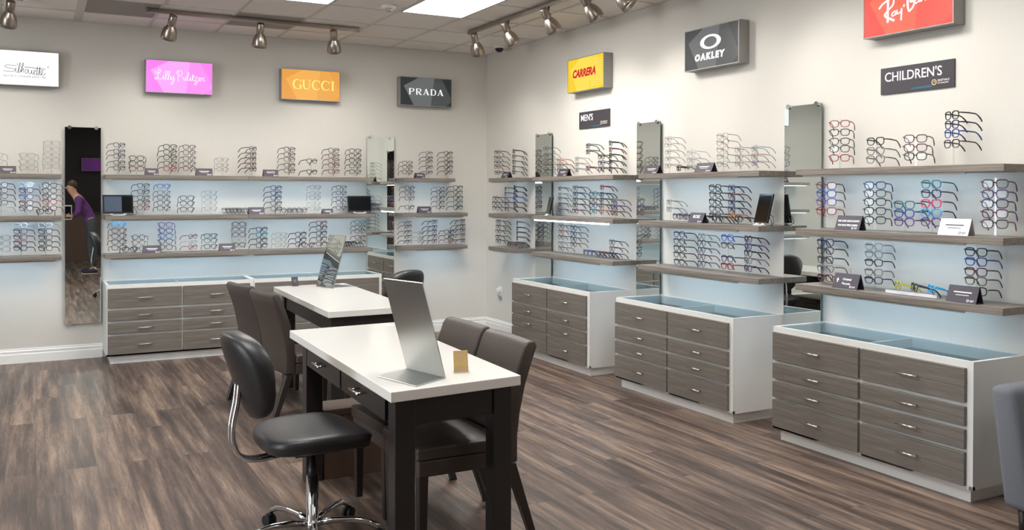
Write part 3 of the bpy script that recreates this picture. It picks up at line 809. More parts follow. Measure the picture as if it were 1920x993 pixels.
# ------------------------------------------------------------------ desks
def desk(FL, FR, NR, NL, label, drawers=True):
    cx = (FL[0] + FR[0] + NR[0] + NL[0]) / 4; cy = (FL[1] + FR[1] + NR[1] + NL[1]) / 4
    t = thing('desk', label, 'desk', (cx, cy, 0), 0, 'white-topped black fitting desks')
    rel = lambda p, z: Vector((p[0] - cx, p[1] - cy, z))
    zt = 0.78
    bm = B()
    hexa(bm, [rel(p, zt - 0.042) for p in (NL, NR, FR, FL)], [rel(p, zt) for p in (NL, NR, FR, FL)])
    obj('desktop', bm, M['quartz'], t, bevel=0.003)
    def inner(u, v):   # u across 0..1 (left-right), v along 0..1 (near-far)
        a = rel(NL, 0).lerp(rel(NR, 0), u); b_ = rel(FL, 0).lerp(rel(FR, 0), u); return a.lerp(b_, v)
    W = (rel(NR, 0) - rel(NL, 0)).length; L_ = (rel(FL, 0) - rel(NL, 0)).length
    iu, iv0, iv1 = 0.03 / W, 0.03 / L_, 0.17 / L_
    lu, lv = 0.088 / W, 0.088 / L_
    for u0, v0 in ((iu, iv0), (1 - iu - lu, iv0), (iu, 1 - iv1 - lv), (1 - iu - lu, 1 - iv1 - lv)):
        bm = B(); q = [inner(u0, v0), inner(u0 + lu, v0), inner(u0 + lu, v0 + lv), inner(u0, v0 + lv)]
        hexa(bm, [p.copy() for p in q], [p + Vector((0, 0, zt - 0.042)) for p in q])
        obj('leg', bm, M['black'], t, bevel=0.004)
    za, zb = zt - 0.042 - 0.112, zt - 0.0425
    def rail(u0, u1, v0, v1, nm='apron'):
        bm = B(); q = [inner(u0, v0), inner(u1, v0), inner(u1, v1), inner(u0, v1)]
        hexa(bm, [p + Vector((0, 0, za)) for p in q], [p + Vector((0, 0, zb)) for p in q])
        return obj(nm, bm, M['black'], t, bevel=0.002, seg=1)
    iu2 = iu + 0.012 / W
    rail(iu + lu, 1 - iu - lu, iv0 + 0.01 / L_, iv0 + 0.035 / L_)
    rail(iu + lu, 1 - iu - lu, 1 - iv1 - 0.035 / L_, 1 - iv1 - 0.01 / L_)
    rail(1 - iu2 - 0.025 / W, 1 - iu2, iv0 + lv, 1 - iv1 - lv)
    rail(iu2, iu2 + 0.02 / W, iv0 + lv, 1 - iv1 - lv)
    if drawers:
        n = 2; v0 = iv0 + lv + 0.02 / L_; v1 = 1 - iv1 - lv - 0.02 / L_; dv = (v1 - v0) / n
        for k in range(n):
            a, b_ = v0 + k * dv + 0.006, v0 + (k + 1) * dv - 0.006
            bm = B(); q = [inner(iu2 - 0.016 / W, a), inner(iu2 - 0.001 / W, a), inner(iu2 - 0.001 / W, b_), inner(iu2 - 0.016 / W, b_)]
            hexa(bm, [p + Vector((0, 0, za + 0.006)) for p in q], [p + Vector((0, 0, zb - 0.006)) for p in q])
            d = obj('drawer', bm, M['black'], t, bevel=0.002, seg=1)
            m_ = (a + b_) / 2; hz = (za + zb) / 2 + 0.01
            bm = B(); e0, e1 = inner(iu2 - 0.05 / W, m_ - 0.065 / L_), inner(iu2 - 0.05 / W, m_ + 0.065 / L_)
            up = Vector((0, 0, hz)); tube(bm, [e0 + up, e1 + up], 0.0058, 8)
            for e, f in ((0.045, 0), (-0.045, 0)):
                tube(bm, [inner(iu2 - 0.05 / W, m_ + e / L_) + up, inner(iu2 - 0.014 / W, m_ + e / L_) + up], 0.0042, 8)
            obj('handle', bm, M['steel'], d)
    bm = B(); g = inner(0.88, 0.93)
    lathe(bm, [(0.030, zt + 0.0003), (0.030, zt + 0.0018), (0.026, zt + 0.0022), (0.002, zt + 0.0014)], 24)
    for v in bm.verts: v.co += Vector((g.x, g.y, 0))
    obj('grommet', bm, M['plate'], t)
    return t
desk((-3.319, -4.249), (-2.690, -4.210), (-2.763, -5.908), (-3.361, -5.965), 'front white-topped black desk carrying the metal-backed mirror and tan card')
desk((-2.857, -1.887), (-2.251, -1.848), (-2.312, -3.560), (-2.905, -3.580), 'rear white-topped black desk carrying the tilted mirror and small card', False)

# table mirrors: one bent sheet, base plate + leaning glass
def table_mirror(P0, P1, back, ln, ang, label, face_side):
    """P0,P1: bend line; back: unit vector of the base's direction; ln length; ang lean from vertical toward +back"""
    P0, P1, back = Vector(P0), Vector(P1), Vector(back).normalized()
    c = (P0 + P1) / 2; c.z = 0.7805
    t = thing('table_mirror', label, 'mirror', c, 0, 'metal-framed table mirrors')
    th = 0.004
    a, b_ = P0 - c, P1 - c; a.z = b_.z = 0.0
    e = back * 0.20
    bm = B(); q = [a, b_, b_ + e, a + e]
    if (b_ - a).cross(e).z < 0: q = [b_, a, a + e, b_ + e]
    hexa(bm, [p.copy() for p in q], [p + Vector((0, 0, th)) for p in q]); obj('base_plate', bm, M['satin'], t, bevel=0.001, seg=1)
    d = (back * math.sin(ang) + Vector((0, 0, math.cos(ang)))); n = (back * math.cos(ang) - Vector((0, 0, math.sin(ang))))
    z0 = Vector((0, 0, th * 0.5))
    def slab(o0, o1, m, nm, ins=0.0):
        w_ = (b_ - a).normalized()
        A_, B_ = a + w_ * ins + d * ins + z0, b_ - w_ * ins + d * ins + z0
        up = d * (ln - 2 * ins)
        bm = B(); vs = [A_ + n * o0, B_ + n * o0, B_ + n * o1, A_ + n * o1]
        bb = [bm.verts.new(v) for v in vs]; tt = [bm.verts.new(v + up) for v in vs]
        bm.faces.new(bb); bm.faces.new(tt)
        for i in range(4): bm.faces.new((bb[i], bb[(i + 1) % 4], tt[(i + 1) % 4], tt[i]))
        return obj(nm, bm, m, t)
    slab(0.0, 0.005, M['satin'], 'back_panel')
    if face_side < 0: slab(-0.0015, -0.0001, M['mirror'], 'mirror_glass', 0.004)
    else: slab(0.0051, 0.0065, M['mirror'], 'mirror_glass', 0.004)
table_mirror((-3.139, -5.570, 0), (-3.068, -5.822, 0), (-0.85, -0.50, 0), 0.435, R(21.5), 'large brushed metal table mirror seen from its back on the front desk', -1)
table_mirror((-2.544, -2.012, 0), (-2.473, -2.249, 0), (0.985, 0.165, 0), 0.43, R(15.5), 'table mirror on the rear desk with its reflecting face toward the camera', -1)

# cards on the desks in acrylic holders
def desk_card(loc, rz, w_, h_, mat, label, lines):
    t = thing('card_holder', label, 'card holder', loc, rz, 'small card holders on the desks')
    bm = B(); box(bm, -w_ / 2 - 0.004, w_ / 2 + 0.004, -0.02, 0.03, 0.0, 0.004); box(bm, -w_ / 2 - 0.004, w_ / 2 + 0.004, -0.022, -0.019, 0.0, 0.03)
    obj('acrylic_base', bm, M['acrylic'], t)
    bm = B(); hexa(bm, [(-w_ / 2, -0.016, 0.0045), (w_ / 2, -0.016, 0.0045), (w_ / 2, -0.013, 0.0045), (-w_ / 2, -0.013, 0.0045)],
                   [(-w_ / 2, 0.006, h_), (w_ / 2, 0.006, h_), (w_ / 2, 0.009, h_), (-w_ / 2, 0.009, h_)])
    c_ = obj('card', bm, mat, t)
    bm = B()
    for z, a, b_ in lines:
        y = -0.0167 + 0.022 * z / h_
        stroke(bm, [(a * w_ / 2, z), (b_ * w_ / 2, z)], 0.003, y)
    obj('printed_lines', bm, M['white_ink'], c_)
desk_card((-2.965, -5.742, 0.7802), R(-14), 0.062, 0.092, M['kraft'], 'tan business card in a clear holder on the front desk', [(0.075, -0.6, 0.7), (0.055, -0.6, 0.4)])
desk_card((-2.70, -1.945, 0.7802), R(10), 0.055, 0.075, M['card'], 'small dark framed card on the far edge of the rear desk', [(0.05, -0.5, 0.5), (0.035, -0.4, 0.4)])

# ------------------------------------------------------------------ parsons chairs (front +X)
def parsons(loc, rz, label):
    t = thing('dining_chair', label, 'chair', loc, rz, 'brown leather chairs at the desks')
    W = 0.43
    # one side profile in XZ for the upholstered back (thickness ~0.07), rear junction at x=0
    rear = [(0.00, 0.34), (0.000, 0.46), (-0.012, 0.56), (-0.038, 0.68), (-0.078, 0.80), (-0.098, 0.850), (-0.092, 0.872)]
    front = [(-0.072, 0.880), (-0.048, 0.872), (-0.030, 0.850), (-0.008, 0.79), (0.036, 0.67), (0.062, 0.55), (0.070, 0.46), (0.070, 0.34)]
    prof = rear + front
    bm = B(); ys = [-W / 2, -W / 2 + 0.012, 0, W / 2 - 0.012, W / 2]
    rings = []
    for y in ys:
        bow = -0.012 * (1 - (y / (W / 2)) ** 2)
        rings.append([bm.verts.new((x + bow, y, z)) for x, z in prof])
    for a, b_ in zip(rings, rings[1:]):
        for i in range(len(prof)):
            j = (i + 1) % len(prof); bm.faces.new((a[i], a[j], b_[j], b_[i]))
    bm.faces.new(rings[0][::-1]); bm.faces.new(rings[-1])
    obj('backrest', bm, M['leather'], t, bevel=0.010, smooth=True)
    bm = B(); box(bm, 0.071, 0.475, -W / 2, W / 2, 0.335, 0.405); obj('seat_frame', bm, M['leather'], t, bevel=0.006)
    bm = B(); box(bm, 0.072, 0.485, -W / 2 - 0.004, W / 2 + 0.004, 0.4055, 0.462)
    bmesh.ops.subdivide_edges(bm, edges=bm.edges[:], cuts=4, use_grid_fill=True)
    for v in bm.verts:
        if v.co.z > 0.44:
            v.co.z += 0.012 * (1 - ((v.co.x - 0.28) / 0.21) ** 2) * (1 - (v.co.y / 0.22) ** 2)
    obj('seat', bm, M['leather'], t, bevel=0.012, smooth=True)
    def leg(x0, y0, x1, s0, s1):
        bm = B()
        q = lambda x, s, z: [(x - s, y0 - s, z), (x + s, y0 - s, z), (x + s, y0 + s, z), (x - s, y0 + s, z)]
        hexa(bm, q(x1, s1, 0.0), q(x0, s0, 0.336)); obj('leg', bm, M['legwood'], t, bevel=0.002, seg=1)
    for s in (-1, 1):
        leg(0.452, s * (W / 2 - 0.026), 0.452, 0.022, 0.016)
        leg(0.030, s * (W / 2 - 0.026), -0.085, 0.023, 0.017)
    return t
parsons((-2.655, -5.470, 0), PI, 'nearer brown leather chair on the right side of the front desk')
parsons((-2.650, -4.990, 0), PI + R(2), 'farther brown leather chair on the right side of the front desk')
parsons((-3.135, -3.085, 0), R(8), 'nearer high-backed brown leather chair left of the rear desk')
parsons((-3.175, -2.500, 0), R(10), 'farther brown leather chair left of the rear desk, closest to the back cabinets')

# ------------------------------------------------------------------ black task chairs (front +X)
def pad(bm, a, b_, c, e1=0.45, e2=0.5, warp=None, nu=28, nv=16):
    sg = lambda v, e: math.copysign(abs(v) ** e, v)
    rows = []
    for j in range(1, nv):
        ph = -PI / 2 + PI * j / nv
        rows.append([Vector((a * sg(math.cos(ph), e2) * sg(math.cos(2 * PI * i / nu), e1), b_ * sg(math.cos(ph), e2) * sg(math.sin(2 * PI * i / nu), e1), c * sg(math.sin(ph), e2))) for i in range(nu)])
    bot, top = Vector((0, 0, -c)), Vector((0, 0, c))
    f_ = warp or (lambda v: v)
    R_ = [[bm.verts.new(f_(v)) for v in r_] for r_ in rows]
    vb, vt = bm.verts.new(f_(bot)), bm.verts.new(f_(top))
    for r0, r1 in zip(R_, R_[1:]):
        for i in range(nu): bm.faces.new((r0[i], r0[(i + 1) % nu], r1[(i + 1) % nu], r1[i]))
    for i in range(nu):
        bm.faces.new((R_[0][(i + 1) % nu], R_[0][i], vb)); bm.faces.new((R_[-1][i], R_[-1][(i + 1) % nu], vt))
def task_chair(loc, rz, label, base_rot=0.0):
    t = thing('task_chair', label, 'office chair', loc, rz, 'black swivel task chairs with chrome bases')
    # seat: broad pad with waterfall front
    bm = B()
    def ws(v):
        v = v.copy(); u = v.x / 0.24
        if u > 0.3: v.z -= 0.05 * (u - 0.3) ** 2
        v.z += 0.018 * abs(v.y / 0.24) ** 2.5
        if v.z < 0: v.x *= 0.97; v.y *= 0.95
        return v + Vector((0.0, 0, 0.468))
    pad(bm, 0.240, 0.240, 0.044, 0.62, 0.42, ws); obj('seat', bm, M['vinyl'], t, smooth=True)
    bm = B(); box(bm, -0.10, 0.10, -0.07, 0.07, 0.400, 0.430); box(bm, -0.19, -0.08, -0.035, 0.035, 0.405, 0.422); obj('mechanism', bm, M['plastic'], t, bevel=0.004)
    # backrest: tall rounded pad, slimmer at the foot, leaning back
    bm = B()
    def wb(v):
        x, y, z = v.z, v.y, v.x      # thickness along x, height along z
        k = 0.76 + 0.24 * min(1, (z + 0.2) / 0.26)
        y *= k; x *= 1.0 + 1.6 * (z + 0.05); x += 0.10 * (y / 0.2) ** 2 * 0.5
        return Vector((-0.300 + x - 0.26 * z, y, 0.770 + z))
    pad(bm, 0.185, 0.205, 0.046, 0.72, 0.45, wb); obj('backrest', bm, M['vinyl'], t, smooth=True)
    # twin chrome J tubes
    bm = B()
    for s in (-1, 1):
        pts = [(-0.10, s * 0.022, 0.418), (-0.24, s * 0.022, 0.405), (-0.315, s * 0.022, 0.425), (-0.352, s * 0.022, 0.49), (-0.352, s * 0.022, 0.57), (-0.335, s * 0.022, 0.66), (-0.325, s * 0.022, 0.76)]
        P = []
        for i in range(len(pts) - 1):
            for k in range(4):
                a_, b_ = Vector(pts[i]), Vector(pts[i + 1])
                p0 = Vector(pts[max(i - 1, 0)]); p3 = Vector(pts[min(i + 2, len(pts) - 1)]); u = k / 4
                P.append(0.5 * ((2 * a_) + (-p0 + b_) * u + (2 * p0 - 5 * a_ + 4 * b_ - p3) * u * u + (-p0 + 3 * a_ - 3 * b_ + p3) * u ** 3))
        P.append(Vector(pts[-1])); tube(bm, P, 0.0105, 10)
    obj('back_support', bm, M['chrome'], t)
    bm = B(); lathe(bm, [(0.012, 0.40), (0.014, 0.34), (0.020, 0.335), (0.022, 0.30), (0.020, 0.295)], 18); obj('gas_spring', bm, M['plastic'], t)
    bm = B(); lathe(bm, [(0.027, 0.298), (0.027, 0.10), (0.032, 0.095), (0.032, 0.045), (0.020, 0.04)], 20); obj('column', bm, M['chrome'], t)
    for k in range(5):
        a = base_rot + 2 * PI * k / 5
        d = Vector((math.cos(a), math.sin(a), 0))
        pts = [d * 0.02 + Vector((0, 0, 0.085)), d * 0.09 + Vector((0, 0, 0.098)), d * 0.18 + Vector((0, 0, 0.102)), d * 0.25 + Vector((0, 0, 0.094)), d * 0.288 + Vector((0, 0, 0.078)), d * 0.295 + Vector((0, 0, 0.066))]
        bm = B(); tube(bm, pts, [0.016, 0.0145, 0.0135, 0.013, 0.012, 0.011], 10)
        lg = obj('base_leg', bm, M['chrome'], t)
        e = d * 0.295; n = Vector((-d.y, d.x, 0))
        bm = B()
        tube(bm, [e + Vector((0, 0, 0.068)), e + Vector((0, 0, 0.045))], 0.006, 8)
        for s in (-1, 1):
            c_ = e + d * 0.014 + Vector((0, 0, 0.0262))
            tube(bm, [c_ + n * s * 0.006, c_ + n * s * 0.022], 0.026, 16)
        tube(bm, [e + d * 0.012 - n * 0.012 + Vector((0, 0, 0.048)), e + d * 0.012 + n * 0.012 + Vector((0, 0, 0.048))], 0.012, 10)
        obj('caster', bm, M['rubber'], lg)
    return t
task_chair((-3.480, -5.300, 0), R(4), 'black swivel chair with chrome base drawn up to the front desk', R(38))
task_chair((-2.19, -2.49, 0), R(118), 'black swivel chair on the right of the rear desk, mostly hidden by the metal mirror', R(12))

# brown storage box under the front desk
t = thing('storage_box', 'brown box on the floor under the far end of the front desk', 'box', (-3.02, -4.40, 0), R(0))
bm = B(); box(bm, -0.17, 0.17, -0.09, 0.12, 0.0, 0.34); obj('body', bm, M['boxwood'], t, bevel=0.004)
bm = B(); box(bm, -0.176, 0.176, -0.096, 0.126, 0.3405, 0.375); obj('lid', bm, M['boxwood'], t, bevel=0.004)

# ------------------------------------------------------------------ grey armchair at the right edge
t = thing('armchair', 'grey tweed armchair cut by the right edge beside the nearest cabinet', 'armchair', (-0.36, -7.0, 0), 0)
bm = B(); hexa(bm, [(-0.31, 0.20, 0.12), (0.31, 0.20, 0.12), (0.31, 0.345, 0.12), (-0.31, 0.345, 0.12)], [(-0.335, 0.285, 0.672), (0.335, 0.285, 0.672), (0.335, 0.40, 0.672), (-0.335, 0.40, 0.672)])
obj('backrest', bm, M['tweed'], t, bevel=0.035, seg=4, smooth=True)
for s in (-1, 1):
    bm = B(); x0, x1 = sorted((s * 0.335, s * 0.225)); box(bm, x0, x1, -0.36, 0.19, 0.12, 0.53)
    obj('armrest', bm, M['tweed'], t, bevel=0.04, seg=4, smooth=True)
bm = B(); box(bm, -0.222, 0.222, -0.36, 0.19, 0.14, 0.30); obj('seat_frame', bm, M['tweed'], t, bevel=0.02, seg=3, smooth=True)
bm = B(); box(bm, -0.220, 0.220, -0.37, 0.18, 0.305, 0.425); obj('seat_cushion', bm, M['tweed'], t, bevel=0.035, seg=4, smooth=True)
for sx in (-0.27, 0.27):
    for sy in (-0.31, 0.27):
        bm = B(); tube(bm, [(sx, sy, 0.125), (sx, sy, 0.0)], [0.022, 0.014], 10); obj('leg', bm, M['legwood'], t)

# ------------------------------------------------------------------ small screens on the shelves
def display(loc, rz, w_, h_, label, tilt=R(12), lit=False, stand=True):
    t = thing('display_screen', label, 'screen', loc, rz, 'small black screens on the shelves')
    d = Vector((0, math.sin(tilt), math.cos(tilt))); n = Vector((0, -math.cos(tilt), math.sin(tilt)))
    def slab(x0, x1, s0, s1, o0, o1, m, nm, par):
        bm = B(); vs = [Vector((x, 0, 0)) + d * s_ + n * o for o in (o0, o1) for x, s_ in ((x0, s0), (x1, s0), (x1, s1), (x0, s1))]
        v = [bm.verts.new(p + Vector((0, 0, 0.018))) for p in vs]
        for f in ((3, 2, 1, 0), (4, 5, 6, 7), (0, 1, 5, 4), (1, 2, 6, 5), (2, 3, 7, 6), (3, 0, 4, 7)): bm.faces.new([v[i] for i in f])
        return obj(nm, bm, m, par, bevel=0.001, seg=1)
    slab(-w_ / 2, w_ / 2, 0, h_, -0.008, 0.004, M['bezel'], 'housing', t)
    slab(-w_ / 2 + 0.010, w_ / 2 - 0.010, 0.012, h_ - 0.012, 0.0041, 0.0048, M['screen'], 'screen', t)
    if lit: slab(-w_ / 2 + 0.014, w_ * 0.12, 0.016, h_ - 0.016, 0.0049, 0.0053, M['screen_lit'], 'lit_window', t)
    bm = B(); box(bm, -0.05, 0.05, -0.03, 0.07, 0.0, 0.006); box(bm, -0.015, 0.015, 0.022, 0.032, 0.006, 0.10)
    for s in (-1, 1): box(bm, s * w_ * 0.22 - 0.012, s * w_ * 0.22 + 0.012, -0.012, 0.012, 0.006, 0.0165)
    obj('stand', bm, M['plate'], t, bevel=0.002, seg=1)
    bm = B(); s_ = 1
    tube(bm, [(w_ / 2 - 0.01, 0.02, 0.08), (w_ / 2 + 0.02, 0.03, 0.06), (w_ / 2 + 0.035, 0.025, 0.02), (w_ / 2 + 0.01, 0.03, 0.004), (w_ / 2 - 0.05, 0.05, 0.004)], 0.0026, 6)
    tube(bm, [(w_ / 2 - 0.015, 0.025, 0.06), (w_ / 2 + 0.005, 0.03, 0.03), (w_ / 2 - 0.005, 0.04, 0.004), (w_ / 2 - 0.06, 0.055, 0.004)], 0.0022, 6)
    obj('cable', bm, M['plastic'], t)
    return t
z = SZ['M'] + 0.0005
display((-3.885, -0.175, z), R(2), 0.262, 0.175, 'black screen beside the tall dark mirror on the middle shelf', lit=True)
display((-1.562, -0.165, z), R(-4), 0.255, 0.170, 'black screen with a white glare at the right end of the long middle shelf')
display((-0.160, -1.665, z), -PI / 2 - R(22), 0.230, 0.168, 'small black screen in front of the slim mirror nearest the corner')
display((-0.140, -4.545, z), -PI / 2 - R(8), 0.155, 0.205, 'upright black tablet on the middle shelf above the middle right cabinet', R(14))

# ------------------------------------------------------------------ table-tent cards on the shelves
def frame_at(wall, c, depth, z, theta=0.0):
    return ((c, -depth, z), -R(theta)) if wall == 'B' else ((-depth, c, z), -PI / 2 - R(theta))
def tent(wall, c, lvl, w_, label, words=None, mat='card', h_=0.078, theta=0, size=0.02, penguin=False):
    loc, rz = frame_at(wall, c, 0.222, SZ[lvl] + 0.0005, theta)
    t = thing('shelf_card', label, 'sign card', loc, rz, 'plum cards leaning on the shelves')
    lean = 0.032; sh = 0.0
    bm = B()
    hexa(bm, [(-w_ / 2, -0.012, 0), (w_ / 2, -0.012, 0), (w_ / 2, -0.009, 0), (-w_ / 2, -0.009, 0)], [(-w_ / 2, lean - 0.012, h_), (w_ / 2, lean - 0.012, h_), (w_ / 2, lean - 0.009, h_), (-w_ / 2, lean - 0.009, h_)])
    obj('front_panel', bm, M[mat], t)
    bm = B()
    hexa(bm, [(-w_ / 2, 0.050, 0), (w_ / 2, 0.050, 0), (w_ / 2, 0.053, 0), (-w_ / 2, 0.053, 0)], [(-w_ / 2, lean - 0.0088, h_), (w_ / 2, lean - 0.0088, h_), (w_ / 2, lean - 0.0058, h_), (-w_ / 2, lean - 0.0058, h_)])
    obj('rear_panel', bm, M[mat], t)
    a = math.atan2(lean, h_)
    def onp(x, s): return (x, -0.0132 + s * math.sin(a), s * math.cos(a))
    ink = M['white_ink'] if mat == 'card' else M['card']
    if words:
        n = len(words)
        for i, s in enumerate(words):
            text('lettering', s, size, ink, t, onp(0.0, h_ * (0.66 - 0.30 * i)), (PI / 2 - a, 0, 0), align='CENTER', bold=0.0004, ext=0.0004)
    else:
        bm = B(); stroke(bm, [(-w_ * 0.3, h_ * 0.66), (w_ * 0.3, h_ * 0.66)], 0.006, 0)
        stroke(bm, [(-w_ * 0.22, h_ * 0.48), (w_ * 0.22, h_ * 0.48)], 0.003, 0)
        for v in bm.verts: v.co = Vector(onp(v.co.x, v.co.z))
        obj('printed_lines', bm, ink, t)
    bm = B(); r_ = 0.006
    stroke(bm, [(w_ * 0.22 + r_ * math.cos(2 * PI * i / 14), h_ * 0.17 + r_ * math.sin(2 * PI * i / 14)) for i in range(15)], 0.003, 0)
    stroke(bm, [(w_ * 0.22 + 0.012, h_ * 0.19), (w_ * 0.22 + 0.036, h_ * 0.19)], 0.003, 0); stroke(bm, [(w_ * 0.22 + 0.012, h_ * 0.12), (w_ * 0.22 + 0.03, h_ * 0.12)], 0.002, 0)
    for v in bm.verts: v.co = Vector(onp(v.co.x, v.co.z))
    obj('eye_logo', bm, ink, t)
    if penguin:
        bm = B(); x0, z0 = -w_ * 0.33, h_ * 0.6
        stroke(bm, [(x0, z0 + 0.012), (x0 - 0.001, z0 + 0.004), (x0, z0 - 0.012)], [0.004, 0.010, 0.006], 0, smooth_n=3)
        stroke(bm, [(x0 - 0.004, z0 + 0.004), (x0 - 0.009, z0 - 0.005)], 0.003, 0); stroke(bm, [(x0 + 0.004, z0 + 0.004), (x0 + 0.009, z0 - 0.005)], 0.003, 0)
        stroke(bm, [(x0 - 0.006, z0 - 0.014), (x0 + 0.006, z0 - 0.014)], 0.003, 0)
        for v in bm.verts: v.co = Vector(onp(v.co.x, v.co.z))
        obj('bird_emblem', bm, ink, t)
    return t
tent('B', -4.775, 'T', 0.128, 'dark card at the left frame edge on the top shelf', h_=0.066)
tent('B', -3.600, 'T', 0.118, 'small lavender-grey card on the top shelf, second rack from the tall mirror', h_=0.064)
tent('B', -3.130, 'T', 0.152, 'dark card on the top shelf left of three thin-rimmed glasses', h_=0.070)
tent('B', -2.497, 'T', 0.145, 'dark card with a name in capitals on the top shelf above the rear desk', ['GUCCI'], h_=0.068, size=0.026)
tent('B', -0.905, 'T', 0.112, 'small dark card on the short top shelf below the black light box', ['PRADA'], h_=0.055, size=0.022)
tent('B', -2.635, 'M', 0.152, 'pinkish framed card on the long middle shelf beside the silver row', h_=0.070)
tent('B', -1.919, 'M', 0.112, 'small card with a white base on the long middle shelf', h_=0.050)
tent('B', -0.852, 'M', 0.150, 'dark card on the short middle shelf near the corner', h_=0.070)
tent('B', -3.597, 'L', 0.160, 'glossy card with a white lower edge on the long bottom shelf', h_=0.072)
tent('B', -2.915, 'L', 0.150, 'dark card with a white line of print on the long bottom shelf', h_=0.074)
tent('R', -0.880, 'T', 0.150, 'dark card on the short right-wall top shelf by the corner', h_=0.064)
tent('R', -2.040, 'T', 0.170, 'violet card at the left end of the top shelf under the men\'s sign', h_=0.070)
tent('R', -3.400, 'T', 0.180, 'plum card in front of a slim mirror on the top shelf', h_=0.066)
tent('R', -4.040, 'T', 0.190, 'grey-violet card midway along the top shelf above the middle right cabinet', h_=0.070)
tent('R', -3.955, 'M', 0.160, 'dark card reading BOSS on the middle shelf beside the folded row', ['BOSS'], h_=0.076, size=0.034)
tent('R', -5.370, 'M', 0.185, 'plum card about discounts on the middle shelf under the children\'s sign', ['WE GIVE DISCOUNTS', 'ON MULTIPLE PAIRS'], h_=0.088, size=0.0165)
tent('R', -6.080, 'M', 0.180, 'glossy white card on the middle shelf under the children\'s sign', mat='card_white', h_=0.088)
tent('R', -5.355, 'L', 0.190, 'plum card with a bird emblem on the bottom shelf under the children\'s sign', ['  Original', '  Penguin'], h_=0.090, size=0.020, penguin=True)
tent('R', -6.130, 'L', 0.175, 'dark glossy card in front of the rightmost rack on the bottom shelf', h_=0.088)

# ------------------------------------------------------------------ eyewear
def outline(style):
    pts = []
    n = 22
    for i in range(n):
        a = 2 * PI * i / n
        c, s = math.cos(a), math.sin(a)
        if style == 'o':
            x, z = 0.0245 * c, 0.0240 * s
        else:
            e = 2 / 3.4
            x = 0.0270 * math.copysign(abs(c) ** e, c); z = 0.0212 * math.copysign(abs(s) ** e, s)
            if z < 0: x *= 1 - 0.13 * (-z / 0.0212)
        pts.append((x, z))
    return pts
LC = {'o': (0.0325, -0.0240), 'f': (0.0345, -0.0212), 't': (0.0345, -0.0208)}
def front_bm(style, mi=0):
    bm = B(); cx, cz = LC[style]; r_ = {'f': 0.0027, 'o': 0.0025, 't': 0.0014}[style]
    for s in (-1, 1):
        o_ = outline(style)
        rr = [r_ * (1.25 if z > 0.008 and style == 'f' else 1.0) for x, z in o_]
        tube(bm, [(s * (cx + x * 1), 0.003 * abs((cx + x) / 0.06) ** 2, cz + z) for x, z in o_], rr, 5, False, mi, closed=True)
        ex = cx + (0.0270 if style != 'o' else 0.0245)
        tube(bm, [(s * ex, 0.002, cz + 0.010), (s * (ex + 0.008), 0.005, cz + 0.011), (s * (ex + 0.009), 0.010, cz + 0.010)], [r_ * 1.2, r_ * 1.3, r_ * 1.1], 5, True, mi)
        tube(bm, [(s * 0.0075, 0.003, cz - 0.004), (s * 0.0085, 0.008, cz - 0.010)], 0.0014, 4, True, mi)
    b0 = cx - 0.0270 if style != 'o' else cx - 0.0245
    tube(bm, [(-b0, 0.0, cz + 0.004), (0, -0.001, cz + 0.008), (b0, 0.0, cz + 0.004)], r_ * 1.05, 5, True, mi)
    return bm
def temple_bm(style, s, mi=0, bm=None):
    bm = bm or B(); r_ = {'f': 0.0027, 'o': 0.0023, 't': 0.0014}[style]
    cz = LC[style][1]
    tube(bm, [(s * 0.0700, 0.010, cz + 0.011), (s * 0.0715, 0.050, cz + 0.009), (s * 0.0705, 0.092, cz + 0.004), (s * 0.0695, 0.108, cz - 0.006), (s * 0.0680, 0.123, cz - 0.022), (s * 0.0665, 0.133, cz - 0.038)],
         [r_, r_ * 1.1, r_, r_ * 1.05, r_ * 1.3, r_ * 1.0], 5, True, mi, flat=(1.0, 1.35))
    return bm
def lens_bm(style, s, mi=0, bm=None):
    bm = bm or B(); cx, cz = LC[style]
    v = [bm.verts.new((s * (cx + x * 0.97), 0.0025 * abs((cx + x) / 0.06) ** 2, cz + z * 0.97)) for x, z in outline(style)]
    w_ = [bm.verts.new(p.co + Vector((0, 0.0012, 0))) for p in v]
    n = len(v)
    bm.faces.new(v).material_index = mi; bm.faces.new(w_[::-1]).material_index = mi
    for i in range(n): bm.faces.new((v[i], w_[i], w_[(i + 1) % n], v[(i + 1) % n])).material_index = mi
    return bm
ME = {}
def mesh_of(key, fn, mat):
    if key not in ME:
        bm = fn(); bmesh.ops.recalc_face_normals(bm, faces=bm.faces)
        me = bpy.data.meshes.new(key[0]); bm.to_mesh(me); bm.free(); me.materials.append(mat)
        ME[key] = me
    return ME[key]
def glasses(loc, rz, style, col, label, group, tilt=0.0, temple_col=None):
    tc = temple_col or col
    o = bpy.data.objects.new('eyeglasses', None)
    C.objects.link(o); o.location = loc; o.rotation_euler = (tilt, 0, rz); o.empty_display_size = 0.02
    tag(o, label, 'eyeglasses', group)
    def ch(name, me):
        c_ = bpy.data.objects.new(name, me); C.objects.link(c_); c_.parent = o; return c_
    ch('front_frame', mesh_of(('front_frame', style, col), lambda: front_bm(style), M['f' + col]))
    for s in (-1, 1):
        ch('temple', mesh_of(('temple', style, tc, s), lambda: temple_bm(style, s), M['f' + tc]))
        ch('lens', mesh_of(('lens', style, s), lambda: lens_bm(style, s), M['lens']))
    return o
COLN = {k: v[0] for k, v in FC.items()}
UG = {'LL': '{} shelf left of tall mirror', 'L': 'long {} back-wall shelf', 'R': 'short {} back-wall shelf by corner', 'A0': 'short {} right-wall shelf by corner',
      'A1': '{} shelf under men\'s sign', 'B': '{} shelf over middle right cabinet', 'C': '{} shelf under children\'s sign'}
ORD = ['first', 'second', 'third', 'fourth', 'fifth', 'sixth', 'seventh', 'eighth', 'ninth', 'tenth', 'eleventh', 'twelfth']
